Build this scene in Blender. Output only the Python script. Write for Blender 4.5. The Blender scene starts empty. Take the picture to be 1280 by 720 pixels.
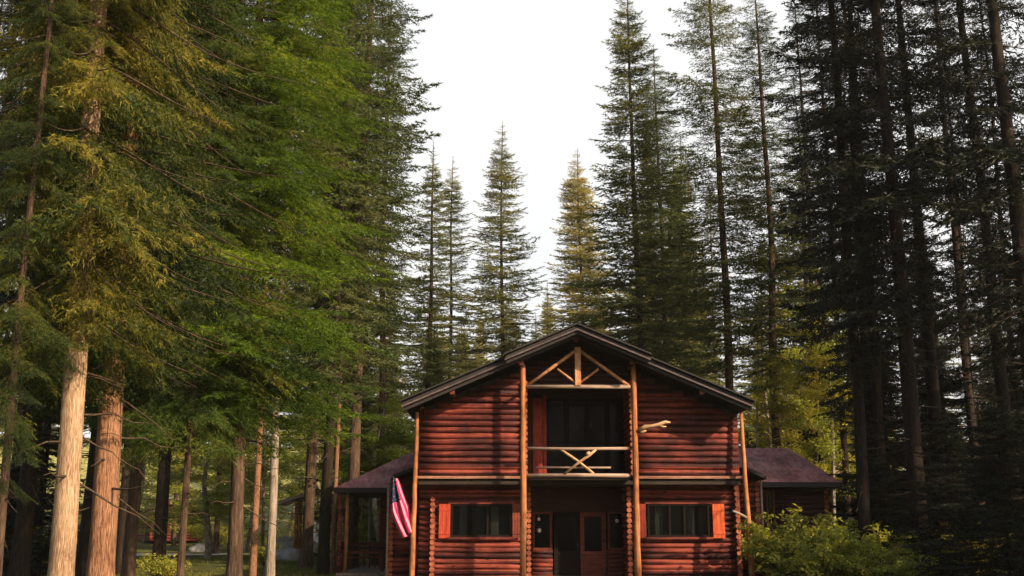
import bpy, math, random
import numpy as np
from mathutils import Vector, Matrix
R = math.radians
SUN_AZ = 50.; SUN_EL = 29.     # azimuth measured from straight behind the camera towards the right
NX, NY = math.cos(R(SUN_AZ)), math.sin(R(SUN_AZ))
def lane(ds, dq): return 8.3+NX*ds+NY*dq, 32.5+NY*ds-NX*dq
rs = np.random.RandomState(7)
random.seed(7)
COL = bpy.context.scene.collection
SC = bpy.context.scene

# ------------------------------------------------------------------ camera
F = 1370.0; PITCH = R(12.27); EYE = 1.6
CP, SP = math.cos(PITCH), math.sin(PITCH)
def at(u, v, Y):
    a, b = (u-640)/F, (360-v)/F
    dy = CP - b*SP; dz = SP + b*CP
    t = Y/dy
    return Vector((a*t, Y, EYE+dz*t))
def PX(u, v, Y): return at(u, v, Y).x
def PZ(v, Y): return at(640, v, Y).z

cam = bpy.data.cameras.new('camera'); camo = bpy.data.objects.new('camera', cam); COL.objects.link(camo)
camo.location = (0, 0, EYE); camo.rotation_euler = (R(90)+PITCH, 0, 0)
cam.sensor_width = 36; cam.lens = 36*F/1280; cam.clip_end = 3000; cam.clip_start = .1
SC.camera = camo

# ------------------------------------------------------------------ tags
def tag(o, label=None, cat=None, group=None, kind=None):
    if label: o['label'] = label
    if cat: o['category'] = cat
    if group: o['group'] = group
    if kind: o['kind'] = kind
    return o
def empty(name, loc=(0, 0, 0), rz=0):
    o = bpy.data.objects.new(name, None); COL.objects.link(o)
    o.location = loc; o.rotation_euler = (0, 0, rz); o.empty_display_size = .3
    return o
def link(name, me, parent=None):
    o = bpy.data.objects.new(name, me); COL.objects.link(o)
    if parent: o.parent = parent
    return o

# ------------------------------------------------------------------ materials
def new_mat(name):
    m = bpy.data.materials.new(name); m.use_nodes = True
    nt = m.node_tree
    for n in list(nt.nodes): nt.nodes.remove(n)
    out = nt.nodes.new('ShaderNodeOutputMaterial')
    return m, nt, out
def N(nt, t, **k):
    n = nt.nodes.new(t)
    for a, b in k.items():
        if a in n.inputs.keys(): n.inputs[a].default_value = b
        else: setattr(n, a, b)
    return n
def ramp(nt, stops, fac):
    r = nt.nodes.new('ShaderNodeValToRGB'); e = r.color_ramp.elements
    while len(e) > 1: e.remove(e[-1])
    e[0].position = stops[0][0]; e[0].color = (*stops[0][1], 1)
    for p, c in stops[1:]:
        x = e.new(p); x.color = (*c, 1)
    nt.links.new(fac, r.inputs[0]); return r.outputs[0]
def noise(nt, vec, scale, detail=3, rough=.55):
    n = N(nt, 'ShaderNodeTexNoise'); n.inputs['Scale'].default_value = scale
    n.inputs['Detail'].default_value = detail; n.inputs['Roughness'].default_value = rough
    nt.links.new(vec, n.inputs['Vector']); return n.outputs['Fac']
def coords(nt, scale=(1, 1, 1), which='Object'):
    tc = nt.nodes.new('ShaderNodeTexCoord'); mp = nt.nodes.new('ShaderNodeMapping')
    mp.inputs['Scale'].default_value = scale
    nt.links.new(tc.outputs[which], mp.inputs['Vector']); return mp.outputs[0]
def math_(nt, op, a, b=None, clamp=False):
    n = nt.nodes.new('ShaderNodeMath'); n.operation = op; n.use_clamp = clamp
    for i, x in enumerate((a, b)):
        if x is None: continue
        if isinstance(x, (int, float)): n.inputs[i].default_value = x
        else: nt.links.new(x, n.inputs[i])
    return n.outputs[0]

def leaf_mat(name, c0, c1, c2, trans=.35, scale=.55):
    m, nt, out = new_mat(name)
    v = coords(nt)
    big = noise(nt, v, scale, 3); fine = noise(nt, v, 9, 2)
    oi = nt.nodes.new('ShaderNodeObjectInfo')
    s = math_(nt, 'ADD', math_(nt, 'MULTIPLY', big, .55), math_(nt, 'MULTIPLY', fine, .45))
    s = math_(nt, 'ADD', s, math_(nt, 'MULTIPLY', math_(nt, 'SUBTRACT', oi.outputs['Random'], .5), .16))
    c = ramp(nt, [(.34, c0), (.5, c1), (.66, c2)], s)
    d = N(nt, 'ShaderNodeBsdfPrincipled'); d.inputs['Roughness'].default_value = .6
    d.inputs['Specular IOR Level'].default_value = .25
    nt.links.new(c, d.inputs['Base Color'])
    t = nt.nodes.new('ShaderNodeBsdfTranslucent')
    br = N(nt, 'ShaderNodeMixRGB', blend_type='MULTIPLY'); br.inputs[0].default_value = 1
    nt.links.new(c, br.inputs[1]); br.inputs[2].default_value = (1.5, 1.35, .6, 1)
    nt.links.new(br.outputs[0], t.inputs[0])
    mx = nt.nodes.new('ShaderNodeMixShader'); mx.inputs[0].default_value = trans
    nt.links.new(d.outputs[0], mx.inputs[1]); nt.links.new(t.outputs[0], mx.inputs[2])
    nt.links.new(mx.outputs[0], out.inputs[0]); return m

def bark_mat(name, c0, c1, c2, streak=(5, 5, .8), bump=.6):
    m, nt, out = new_mat(name)
    v = coords(nt, streak)
    s = noise(nt, v, 4.0, 6, .65)
    v2 = coords(nt); b = noise(nt, v2, 1.3, 3)
    f = math_(nt, 'ADD', math_(nt, 'MULTIPLY', s, .7), math_(nt, 'MULTIPLY', b, .3))
    c = ramp(nt, [(.36, c0), (.5, c1), (.64, c2)], f)
    d = N(nt, 'ShaderNodeBsdfPrincipled'); d.inputs['Roughness'].default_value = .9
    d.inputs['Specular IOR Level'].default_value = .15
    nt.links.new(c, d.inputs['Base Color'])
    bp = nt.nodes.new('ShaderNodeBump'); bp.inputs['Strength'].default_value = bump; bp.inputs['Distance'].default_value = .05
    nt.links.new(s, bp.inputs['Height']); nt.links.new(bp.outputs[0], d.inputs['Normal'])
    nt.links.new(d.outputs[0], out.inputs[0]); return m

def wood_mat(name, c0, c1, c2, streak=(.6, 12, 12), rough=.7, bump=.35, spec=.3, rows=0):
    m, nt, out = new_mat(name)
    v = coords(nt, streak); s = noise(nt, v, 2.2, 5, .6)
    v2 = coords(nt); b = noise(nt, v2, .9, 4); b2 = noise(nt, v2, 5, 3)
    f = math_(nt, 'ADD', math_(nt, 'MULTIPLY', s, .5), math_(nt, 'ADD', math_(nt, 'MULTIPLY', b, .3), math_(nt, 'MULTIPLY', b2, .2)))
    if rows:
        wn = nt.nodes.new('ShaderNodeTexWhiteNoise'); wn.noise_dimensions = '1D'
        sz = nt.nodes.new('ShaderNodeSeparateXYZ'); nt.links.new(v2, sz.inputs[0])
        nt.links.new(math_(nt, 'FLOOR', math_(nt, 'MULTIPLY', sz.outputs[2], rows)), wn.inputs['W'])
        f = math_(nt, 'ADD', f, math_(nt, 'MULTIPLY', math_(nt, 'SUBTRACT', wn.outputs[0], .5), .20))
        vo = nt.nodes.new('ShaderNodeTexVoronoi'); vo.inputs['Scale'].default_value = 2.6; nt.links.new(coords(nt, (.8, 1, 1.6)), vo.inputs['Vector'])
        kn = math_(nt, 'MULTIPLY', math_(nt, 'SUBTRACT', .13, vo.outputs['Distance'], True), 3.2)
        f = math_(nt, 'SUBTRACT', f, kn)
        st = math_(nt, 'MULTIPLY', math_(nt, 'SUBTRACT', noise(nt, coords(nt, (.5, .5, .9)), 1.6, 5, .65), .5), .35)
        f = math_(nt, 'ADD', f, st)
    c = ramp(nt, [(.38, c0), (.5, c1), (.62, c2)], f)
    d = N(nt, 'ShaderNodeBsdfPrincipled'); d.inputs['Roughness'].default_value = rough
    d.inputs['Specular IOR Level'].default_value = spec
    nt.links.new(c, d.inputs['Base Color'])
    bp = nt.nodes.new('ShaderNodeBump'); bp.inputs['Strength'].default_value = bump; bp.inputs['Distance'].default_value = .01
    nt.links.new(s, bp.inputs['Height']); nt.links.new(bp.outputs[0], d.inputs['Normal'])
    nt.links.new(d.outputs[0], out.inputs[0]); return m

def plain(name, c, rough=.6, spec=.4):
    m, nt, out = new_mat(name)
    v = coords(nt); b = noise(nt, v, 6, 4)
    cc = ramp(nt, [(.3, tuple(x*.8 for x in c)), (.7, tuple(min(1, x*1.15) for x in c))], b)
    d = N(nt, 'ShaderNodeBsdfPrincipled'); d.inputs['Roughness'].default_value = rough
    d.inputs['Specular IOR Level'].default_value = spec
    nt.links.new(cc, d.inputs['Base Color']); nt.links.new(d.outputs[0], out.inputs[0]); return m

M = {}
M['spruce'] = leaf_mat('spruce needles', (.035, .052, .022), (.075, .10, .034), (.15, .15, .05), .38)
M['spruce_far'] = leaf_mat('sun paled spruce needles', (.08, .10, .045), (.18, .19, .08), (.36, .33, .15), .5)  # far trees' sunlight put into a paler needle colour
M['spruce_gold'] = leaf_mat('sunlit spruce needles', (.19, .19, .085), (.40, .36, .155), (.54, .48, .24), .5)  # gold tone carries the sunlight in the needle colour
M['shade_spruce'] = leaf_mat('shade dark spruce needles', (.005, .009, .005), (.011, .017, .007), (.026, .030, .011), .15)  # forest shade put into the needle colour
M['hemlock'] = leaf_mat('hemlock needles', (.016, .032, .006), (.05, .09, .012), (.22, .20, .025), .42, .3)
M['hem_brown'] = leaf_mat('shaded hemlock with golden tips', (.007, .015, .004), (.036, .060, .009), (.24, .20, .026), .42, .45)  # darker hemlock copy, shade painted into the needles
M['lime'] = leaf_mat('sunlit hemlock needles', (.018, .040, .006), (.10, .17, .012), (.42, .40, .035), .52, .3)  # brighter hemlock copy, sunlight painted into the needles
M['broad'] = leaf_mat('broad leaves', (.08, .13, .02), (.22, .27, .04), (.40, .39, .07), .5, .7)
M['broad_yellow'] = leaf_mat('yellowing leaves', (.12, .14, .025), (.28, .28, .045), (.45, .40, .08), .45, .7)
M['shrub'] = leaf_mat('shrub leaves', (.08, .11, .02), (.30, .32, .05), (.58, .54, .13), .5, 1.6)
M['fern'] = leaf_mat('fern leaves', (.03, .06, .012), (.07, .11, .018), (.16, .18, .03), .35, 1)
M['grass'] = leaf_mat('grass blades', (.05, .08, .014), (.11, .13, .02), (.20, .18, .03), .4, .3)
M['bark_red'] = bark_mat('red brown bark', (.07, .028, .016), (.25, .125, .07), (.44, .25, .15), (11, 11, 1.5), 1.0)
M['bark_tan'] = bark_mat('tan bark', (.16, .09, .05), (.36, .235, .145), (.56, .40, .27), (11, 11, 1.8), .9)
M['bark_dark'] = bark_mat('dark bark', (.009, .007, .006), (.020, .014, .010), (.042, .028, .02))  # includes the right forest's shade, painted into the bark
M['twig'] = bark_mat('bare twig', (.03, .02, .014), (.06, .04, .027), (.11, .08, .055))
M['bark_brown'] = bark_mat('brown bark', (.028, .018, .013), (.065, .040, .028), (.14, .09, .06))
M['bark_grey'] = bark_mat('pale grey bark', (.10, .08, .06), (.22, .18, .145), (.36, .31, .26))
M['log'] = wood_mat('red stained log', (.024, .005, .005), (.088, .014, .011), (.24, .048, .028), rows=6.06)
M['log_dark'] = wood_mat('dark stained log', (.06, .012, .008), (.14, .028, .016), (.24, .055, .03))
M['log_end'] = wood_mat('log end grain', (.12, .03, .02), (.27, .07, .035), (.42, .15, .08), (6, 6, 6))
M['post'] = wood_mat('peeled post', (.13, .045, .016), (.31, .115, .04), (.45, .20, .08), (9, 9, .7))
M['rail'] = wood_mat('weathered rail', (.14, .09, .07), (.27, .19, .15), (.40, .31, .25))
M['truss'] = wood_mat('truss timber', (.20, .08, .035), (.38, .17, .08), (.52, .28, .15), (4, 4, 4))
M['ledge'] = wood_mat('reddish ledge board', (.13, .05, .03), (.26, .12, .08), (.38, .20, .14))
M['log_shade'] = wood_mat('shade blackened log', (.015, .005, .004), (.035, .010, .008), (.06, .02, .014))  # recess, eave and wing shade painted into the log colour
M['fascia'] = wood_mat('grey brown fascia', (.04, .028, .031), (.08, .058, .062), (.13, .098, .10))
M['roof_edge'] = plain('dark roof edge', (.018, .015, .016), .8)
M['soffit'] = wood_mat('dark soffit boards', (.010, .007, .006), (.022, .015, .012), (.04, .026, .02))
M['shutter'] = wood_mat('orange red shutter', (.34, .05, .015), (.50, .085, .025), (.62, .13, .04), (8, 8, 1))
M['shutter_red'] = wood_mat('deep red shutter', (.24, .025, .012), (.38, .045, .018), (.50, .08, .03), (8, 8, 1))
M['red_trim'] = wood_mat('red painted trim', (.13, .015, .01), (.24, .03, .016), (.34, .05, .025), (8, 8, 1))
M['dark_frame'] = plain('dark window frame', (.010, .007, .006), .8, .1)
M['curtain'] = plain('grey curtain', (.34, .32, .30), .9, .1)
M['dim_curtain'] = plain('dim curtain', (.07, .065, .06), .9, .1)
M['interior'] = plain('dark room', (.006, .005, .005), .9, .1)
M['lamp'] = plain('white lamp glass', (.75, .73, .68), .2, .6)
M['iron'] = plain('black iron', (.02, .02, .02), .5)
M['rock'] = bark_mat('grey boulder', (.20, .18, .16), (.34, .31, .28), (.48, .45, .41), (1, 1, 1), .5)
M['dry_wood'] = wood_mat('dry pale wood', (.26, .15, .075), (.42, .26, .14), (.55, .38, .23), (1, 6, 6))
M['flag_red'] = plain('flag red', (.50, .02, .09), .8, .1)
M['flag_white'] = plain('flag white', (.46, .22, .31), .8, .1)
M['flag_blue'] = plain('flag blue', (.025, .035, .075), .8, .1)

def glass_mat():
    m, nt, out = new_mat('window glass')
    d = N(nt, 'ShaderNodeBsdfPrincipled'); d.inputs['Base Color'].default_value = (.004, .005, .005, 1)
    d.inputs['Roughness'].default_value = .08; d.inputs['Specular IOR Level'].default_value = .14
    t = nt.nodes.new('ShaderNodeBsdfTransparent'); t.inputs[0].default_value = (.8, .82, .8, 1)
    mx = nt.nodes.new('ShaderNodeMixShader'); mx.inputs[0].default_value = .4
    nt.links.new(t.outputs[0], mx.inputs[1]); nt.links.new(d.outputs[0], mx.inputs[2])
    nt.links.new(mx.outputs[0], out.inputs[0]); return m
M['glass'] = glass_mat()

def roof_mat():
    m, nt, out = new_mat('purple brown roofing')
    v = coords(nt)
    sx = nt.nodes.new('ShaderNodeSeparateXYZ'); nt.links.new(v, sx.inputs[0])
    n1 = noise(nt, v, 1.2, 5); n2 = noise(nt, coords(nt, (2, .6, .6)), 5, 4)
    f = math_(nt, 'ADD', math_(nt, 'MULTIPLY', n1, .5), math_(nt, 'MULTIPLY', n2, .5))
    c = ramp(nt, [(.38, (.17, .055, .055)), (.5, (.31, .12, .115)), (.62, (.42, .22, .19))], f)
    ms = ramp(nt, [(.56, (0, 0, 0)), (.64, (1, 1, 1))], noise(nt, v, 1.7, 6, .7))
    mm = nt.nodes.new('ShaderNodeMixRGB'); nt.links.new(math_(nt, 'MULTIPLY', ms, .7), mm.inputs[0]); nt.links.new(c, mm.inputs[1]); mm.inputs[2].default_value = (.11, .09, .04, 1); c = mm.outputs[0]
    row = math_(nt, 'FRACT', math_(nt, 'MULTIPLY', sx.outputs[1], 5.0))
    h = math_(nt, 'ADD', row, math_(nt, 'MULTIPLY', n2, .6))
    d = N(nt, 'ShaderNodeBsdfPrincipled'); d.inputs['Roughness'].default_value = .75
    nt.links.new(c, d.inputs['Base Color'])
    bp = nt.nodes.new('ShaderNodeBump'); bp.inputs['Strength'].default_value = .5; bp.inputs['Distance'].default_value = .03
    nt.links.new(h, bp.inputs['Height']); nt.links.new(bp.outputs[0], d.inputs['Normal'])
    nt.links.new(d.outputs[0], out.inputs[0]); return m
M['roof'] = roof_mat()

def ground_mat():
    m, nt, out = new_mat('forest floor')
    v = coords(nt)
    n1 = noise(nt, v, .12, 5); n2 = noise(nt, v, 2.5, 5); n3 = noise(nt, v, .03, 3)
    f = math_(nt, 'ADD', math_(nt, 'MULTIPLY', n1, .6), math_(nt, 'MULTIPLY', n2, .4))
    c = ramp(nt, [(.36, (.05, .035, .018)), (.46, (.085, .075, .020)), (.55, (.065, .085, .018)), (.66, (.16, .12, .05))], f)
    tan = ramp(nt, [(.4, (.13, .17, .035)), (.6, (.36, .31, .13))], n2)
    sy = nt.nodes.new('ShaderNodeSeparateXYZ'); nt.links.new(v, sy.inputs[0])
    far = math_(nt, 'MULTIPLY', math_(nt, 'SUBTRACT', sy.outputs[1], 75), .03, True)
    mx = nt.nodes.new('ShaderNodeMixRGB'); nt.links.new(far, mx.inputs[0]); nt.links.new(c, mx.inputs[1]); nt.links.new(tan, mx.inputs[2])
    d = N(nt, 'ShaderNodeBsdfPrincipled'); d.inputs['Roughness'].default_value = .95; d.inputs['Specular IOR Level'].default_value = .1
    nt.links.new(mx.outputs[0], d.inputs['Base Color'])
    bp = nt.nodes.new('ShaderNodeBump'); bp.inputs['Strength'].default_value = .8; bp.inputs['Distance'].default_value = .08
    nt.links.new(n2, bp.inputs['Height']); nt.links.new(bp.outputs[0], d.inputs['Normal'])
    nt.links.new(d.outputs[0], out.inputs[0]); return m
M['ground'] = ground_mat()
def gravel_mat():
    m, nt, out = new_mat('pale gravel')
    v = coords(nt); n2 = noise(nt, v, 6, 6, .7); n1 = noise(nt, v, .5, 3)
    f = math_(nt, 'ADD', math_(nt, 'MULTIPLY', n1, .5), math_(nt, 'MULTIPLY', n2, .5))
    c = ramp(nt, [(.35, (.30, .26, .22)), (.6, (.58, .54, .48))], f)
    d = N(nt, 'ShaderNodeBsdfPrincipled'); d.inputs['Roughness'].default_value = .95
    nt.links.new(c, d.inputs['Base Color']); nt.links.new(d.outputs[0], out.inputs[0]); return m
M['gravel'] = gravel_mat()

# ------------------------------------------------------------------ numpy mesh
def np_mesh(name, V, polys, mats, mi=None, smooth=False):
    """polys: list of arrays (n,k)"""
    me = bpy.data.meshes.new(name)
    V = np.asarray(V, dtype=np.float32)
    me.vertices.add(len(V)); me.vertices.foreach_set('co', V.ravel())
    loops = np.concatenate([p.ravel() for p in polys]).astype(np.int32)
    tot = np.concatenate([np.full(len(p), p.shape[1], dtype=np.int32) for p in polys])
    st = np.concatenate([[0], np.cumsum(tot)[:-1]]).astype(np.int32)
    me.loops.add(len(loops)); me.loops.foreach_set('vertex_index', loops)
    me.polygons.add(len(tot)); me.polygons.foreach_set('loop_start', st)
    try: me.polygons.foreach_set('loop_total', tot)
    except Exception: pass
    for m in mats: me.materials.append(m)
    if mi is not None: me.polygons.foreach_set('material_index', np.asarray(mi, dtype=np.int32))
    if smooth is not False:
        sm = np.full(len(tot), True) if smooth is True else np.asarray(smooth)
        me.polygons.foreach_set('use_smooth', sm)
    me.update(calc_edges=True); me.validate()
    return me

class MB:
    def __init__(s): s.v = []; s.f = []; s.n = 0; s.mi = []; s.sm = []
    def add(s, V, Fc, mi=0, sm=False):
        V = [tuple(x) for x in V]
        s.v += V
        for f in Fc:
            s.f.append([i+s.n for i in f]); s.mi.append(mi); s.sm.append(sm)
        s.n += len(V)
    def box(s, lo, hi, mi=0):
        x0, y0, z0 = lo; x1, y1, z1 = hi
        s.add([(x0,y0,z0),(x1,y0,z0),(x1,y1,z0),(x0,y1,z0),(x0,y0,z1),(x1,y0,z1),(x1,y1,z1),(x0,y1,z1)],
              [(0,3,2,1),(4,5,6,7),(0,1,5,4),(1,2,6,5),(2,3,7,6),(3,0,4,7)], mi)
    def hexa(s, b, t, mi=0):
        s.add(list(b)+list(t), [(0,3,2,1),(4,5,6,7),(0,1,5,4),(1,2,6,5),(2,3,7,6),(3,0,4,7)], mi)
    def tube(s, pts, rad, seg=10, mi=0, wob=0., caps=True, capmi=None):
        pts = [Vector(p) for p in pts]; n = len(pts); ring = []
        up = None
        for i, p in enumerate(pts):
            d = (pts[min(i+1, n-1)]-pts[max(i-1, 0)]).normalized()
            if up is None:
                up = Vector((0, 0, 1)) if abs(d.z) < .9 else Vector((1, 0, 0))
            a = d.cross(up).normalized(); b = a.cross(d).normalized(); up = b
            r = rad[i] if isinstance(rad, (list, tuple)) else rad
            for k in range(seg):
                t = 2*math.pi*k/seg
                rr = r*(1+wob*(random.random()-.5))
                ring.append(p+a*math.cos(t)*rr+b*math.sin(t)*rr)
        fs = []
        for i in range(n-1):
            for k in range(seg):
                k2 = (k+1) % seg
                fs.append((i*seg+k, i*seg+k2, (i+1)*seg+k2, (i+1)*seg+k))
        s.add(ring, fs, mi, True)
        if caps:
            base = s.n-len(ring)
            s.f.append([base+k for k in reversed(range(seg))]); s.f.append([base+(n-1)*seg+k for k in range(seg)])
            c = mi if capmi is None else capmi
            s.mi += [c, c]; s.sm += [False, False]
    def slab(s, quad, th, mi=0):
        """quad: 4 points of the top, thickness downward along z"""
        q = [Vector(p) for p in quad]; lo = [p-Vector((0, 0, th)) for p in q]
        s.hexa(lo, q, mi)
    def build(s, name, mats, parent=None):
        me = bpy.data.meshes.new(name); me.from_pydata([tuple(v) for v in s.v], [], s.f)
        if not isinstance(mats, (list, tuple)): mats = [mats]
        for m in mats: me.materials.append(m)
        me.polygons.foreach_set('material_index', s.mi); me.polygons.foreach_set('use_smooth', s.sm)
        me.update()
        import bmesh
        bm = bmesh.new(); bm.from_mesh(me); bmesh.ops.recalc_face_normals(bm, faces=bm.faces); bm.to_mesh(me); bm.free()
        return link(name, me, parent)

# ------------------------------------------------------------------ foliage generator
def unit(a): return a/np.maximum(np.linalg.norm(a, axis=-1, keepdims=True), 1e-9)
def kids(S, D, L, Nn, n, ratio, ang, rg, t0=.12, droop=.0, prof=None, jit=.15):
    """child segments along both sides of segments. S start, D unit dir, L length, Nn normal"""
    k = len(S)
    t = np.linspace(t0, .98, n)[None, :]+rg.uniform(-.3, .3, (k, n))*(1-t0)/n
    t = np.clip(t, 0.02, 1)
    pos = S[:, None]+D[:, None]*(L[:, None]*t)[..., None]
    side = np.where(np.arange(n) % 2 == 0, 1., -1.)[None, :]*np.ones((k, 1))
    B = np.cross(Nn, D)[:, None]*side[..., None]
    a = ang+rg.uniform(-.2, .2, (k, n))
    d = D[:, None]*np.cos(a)[..., None]+B*np.sin(a)[..., None]
    d = d+rg.normal(0, jit, (k, n, 3))*np.array([.5, .5, 1.]); d[..., 2] -= droop
    p = (1-t)*.9+.18 if prof is None else prof(t)
    l = L[:, None]*ratio*p*rg.uniform(.6, 1.2, (k, n))
    nn = np.repeat(Nn[:, None], n, 1)
    return pos.reshape(-1, 3), unit(d).reshape(-1, 3), l.reshape(-1), nn.reshape(-1, 3)
def needles(S, D, L, Nn, per_m, nl, nw, rg, ang=.65, jit=.35):
    cnt = np.maximum((L*per_m).astype(int), 2)
    idx = np.repeat(np.arange(len(S)), cnt); m = len(idx)
    t = rg.uniform(0, 1.05, m)
    p = S[idx]+D[idx]*(L[idx]*t)[:, None]
    B = np.cross(Nn[idx], D[idx])*np.where(rg.rand(m) < .5, 1., -1.)[:, None]
    a = ang*rg.uniform(.2, 1.2, m)
    d = unit(D[idx]*np.cos(a)[:, None]+B*np.sin(a)[:, None]+rg.normal(0, jit, (m, 3)))
    w = unit(np.cross(d, rg.normal(0, 1, (m, 3))))
    ln = nl*rg.uniform(.6, 1.3, m)[:, None]
    V = np.stack([p-w*nw*.5, p+w*nw*.5, p+d*ln], 1)
    return V.reshape(-1, 3)
def branch(rg, L=2., n1=16, n2=0, r1=.5, r2=.35, droop=.25, up=.2, per_m=22, nl=.12, nw=.03, ang=.95, hang=.1, nseg=6):
    """one branch along +x. returns (needle verts, wood polyline)"""
    ts = np.linspace(0, 1, nseg+1)
    ph = rg.uniform(0, 6)
    P = np.stack([L*ts, .05*L*np.sin(ts*3+ph)*ts, L*(-droop*ts**1.4+up*ts**3)], 1)
    S = P[:-1]; Dv = P[1:]-P[:-1]; l = np.linalg.norm(Dv, axis=1); D = unit(Dv)
    Nn = unit(np.cross(D, np.tile([0, 1., 0], (nseg, 1))));  Nn *= np.sign(Nn[:, 2:3])
    # side twigs distributed along the whole axis
    t = np.linspace(.10, .99, n1)+rg.uniform(-.4, .4, n1)/n1; t = np.clip(t, .05, .995)
    seg = np.minimum((t*nseg).astype(int), nseg-1); fr = t*nseg-seg
    pos = P[seg]+(P[seg+1]-P[seg])*fr[:, None]
    side = np.where(np.arange(n1) % 2 == 0, 1., -1.)
    B = np.cross(Nn[seg], D[seg])*side[:, None]
    a = ang+rg.uniform(-.25, .25, n1)
    d = D[seg]*np.cos(a)[:, None]+B*np.sin(a)[:, None]+rg.normal(0, .12, (n1, 3)); d[:, 2] -= hang
    d = unit(d)
    pr = np.sin(np.clip(t*1.15+.12, 0, 1)*math.pi)**.7*.9+.12
    tl = L*r1*pr*rg.uniform(.6, 1.15, n1)
    segs = [(S, D, l, Nn), (pos, d, tl, Nn[seg])]
    V = []
    if n2:
        S2, D2, L2, N2 = kids(pos, d, tl, Nn[seg], n2, r2, .8, rg, droop=hang*.6)
        V.append(needles(S2, D2, L2, N2, per_m, nl, nw, rg))
        V.append(needles(pos, d, tl, Nn[seg], per_m*.6, nl, nw, rg))
        V.append(needles(S[nseg//3:], D[nseg//3:], l[nseg//3:], Nn[nseg//3:], per_m*.6, nl, nw, rg))
    else:
        V.append(needles(pos, d, tl, Nn[seg], per_m, nl, nw, rg))
        V.append(needles(S[nseg//4:], D[nseg//4:], l[nseg//4:], Nn[nseg//4:], per_m, nl, nw, rg))
    return np.concatenate(V), P

def np_tube(P, r, seg):
    P = np.asarray(P, float); n = len(P); T = unit(np.gradient(P, axis=0))
    ref = np.array([0, 0, 1.]) if abs(T[0, 2]) < .9 else np.array([1., 0, 0])
    A = unit(np.cross(T, ref)); B = np.cross(A, T)
    th = np.arange(seg)*2*math.pi/seg
    r = np.asarray(r, float)
    if r.ndim == 1: r = r[:, None]*np.ones((1, seg))
    V = P[:, None]+A[:, None]*(np.cos(th)[None]*r)[..., None]+B[:, None]*(np.sin(th)[None]*r)[..., None]
    i = np.arange(n-1)[:, None]*seg; k = np.arange(seg)[None]; k2 = (k+1) % seg
    Q = np.stack([i+k, i+k2, i+seg+k2, i+seg+k], -1).reshape(-1, 4)
    return V.reshape(-1, 3), Q

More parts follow.
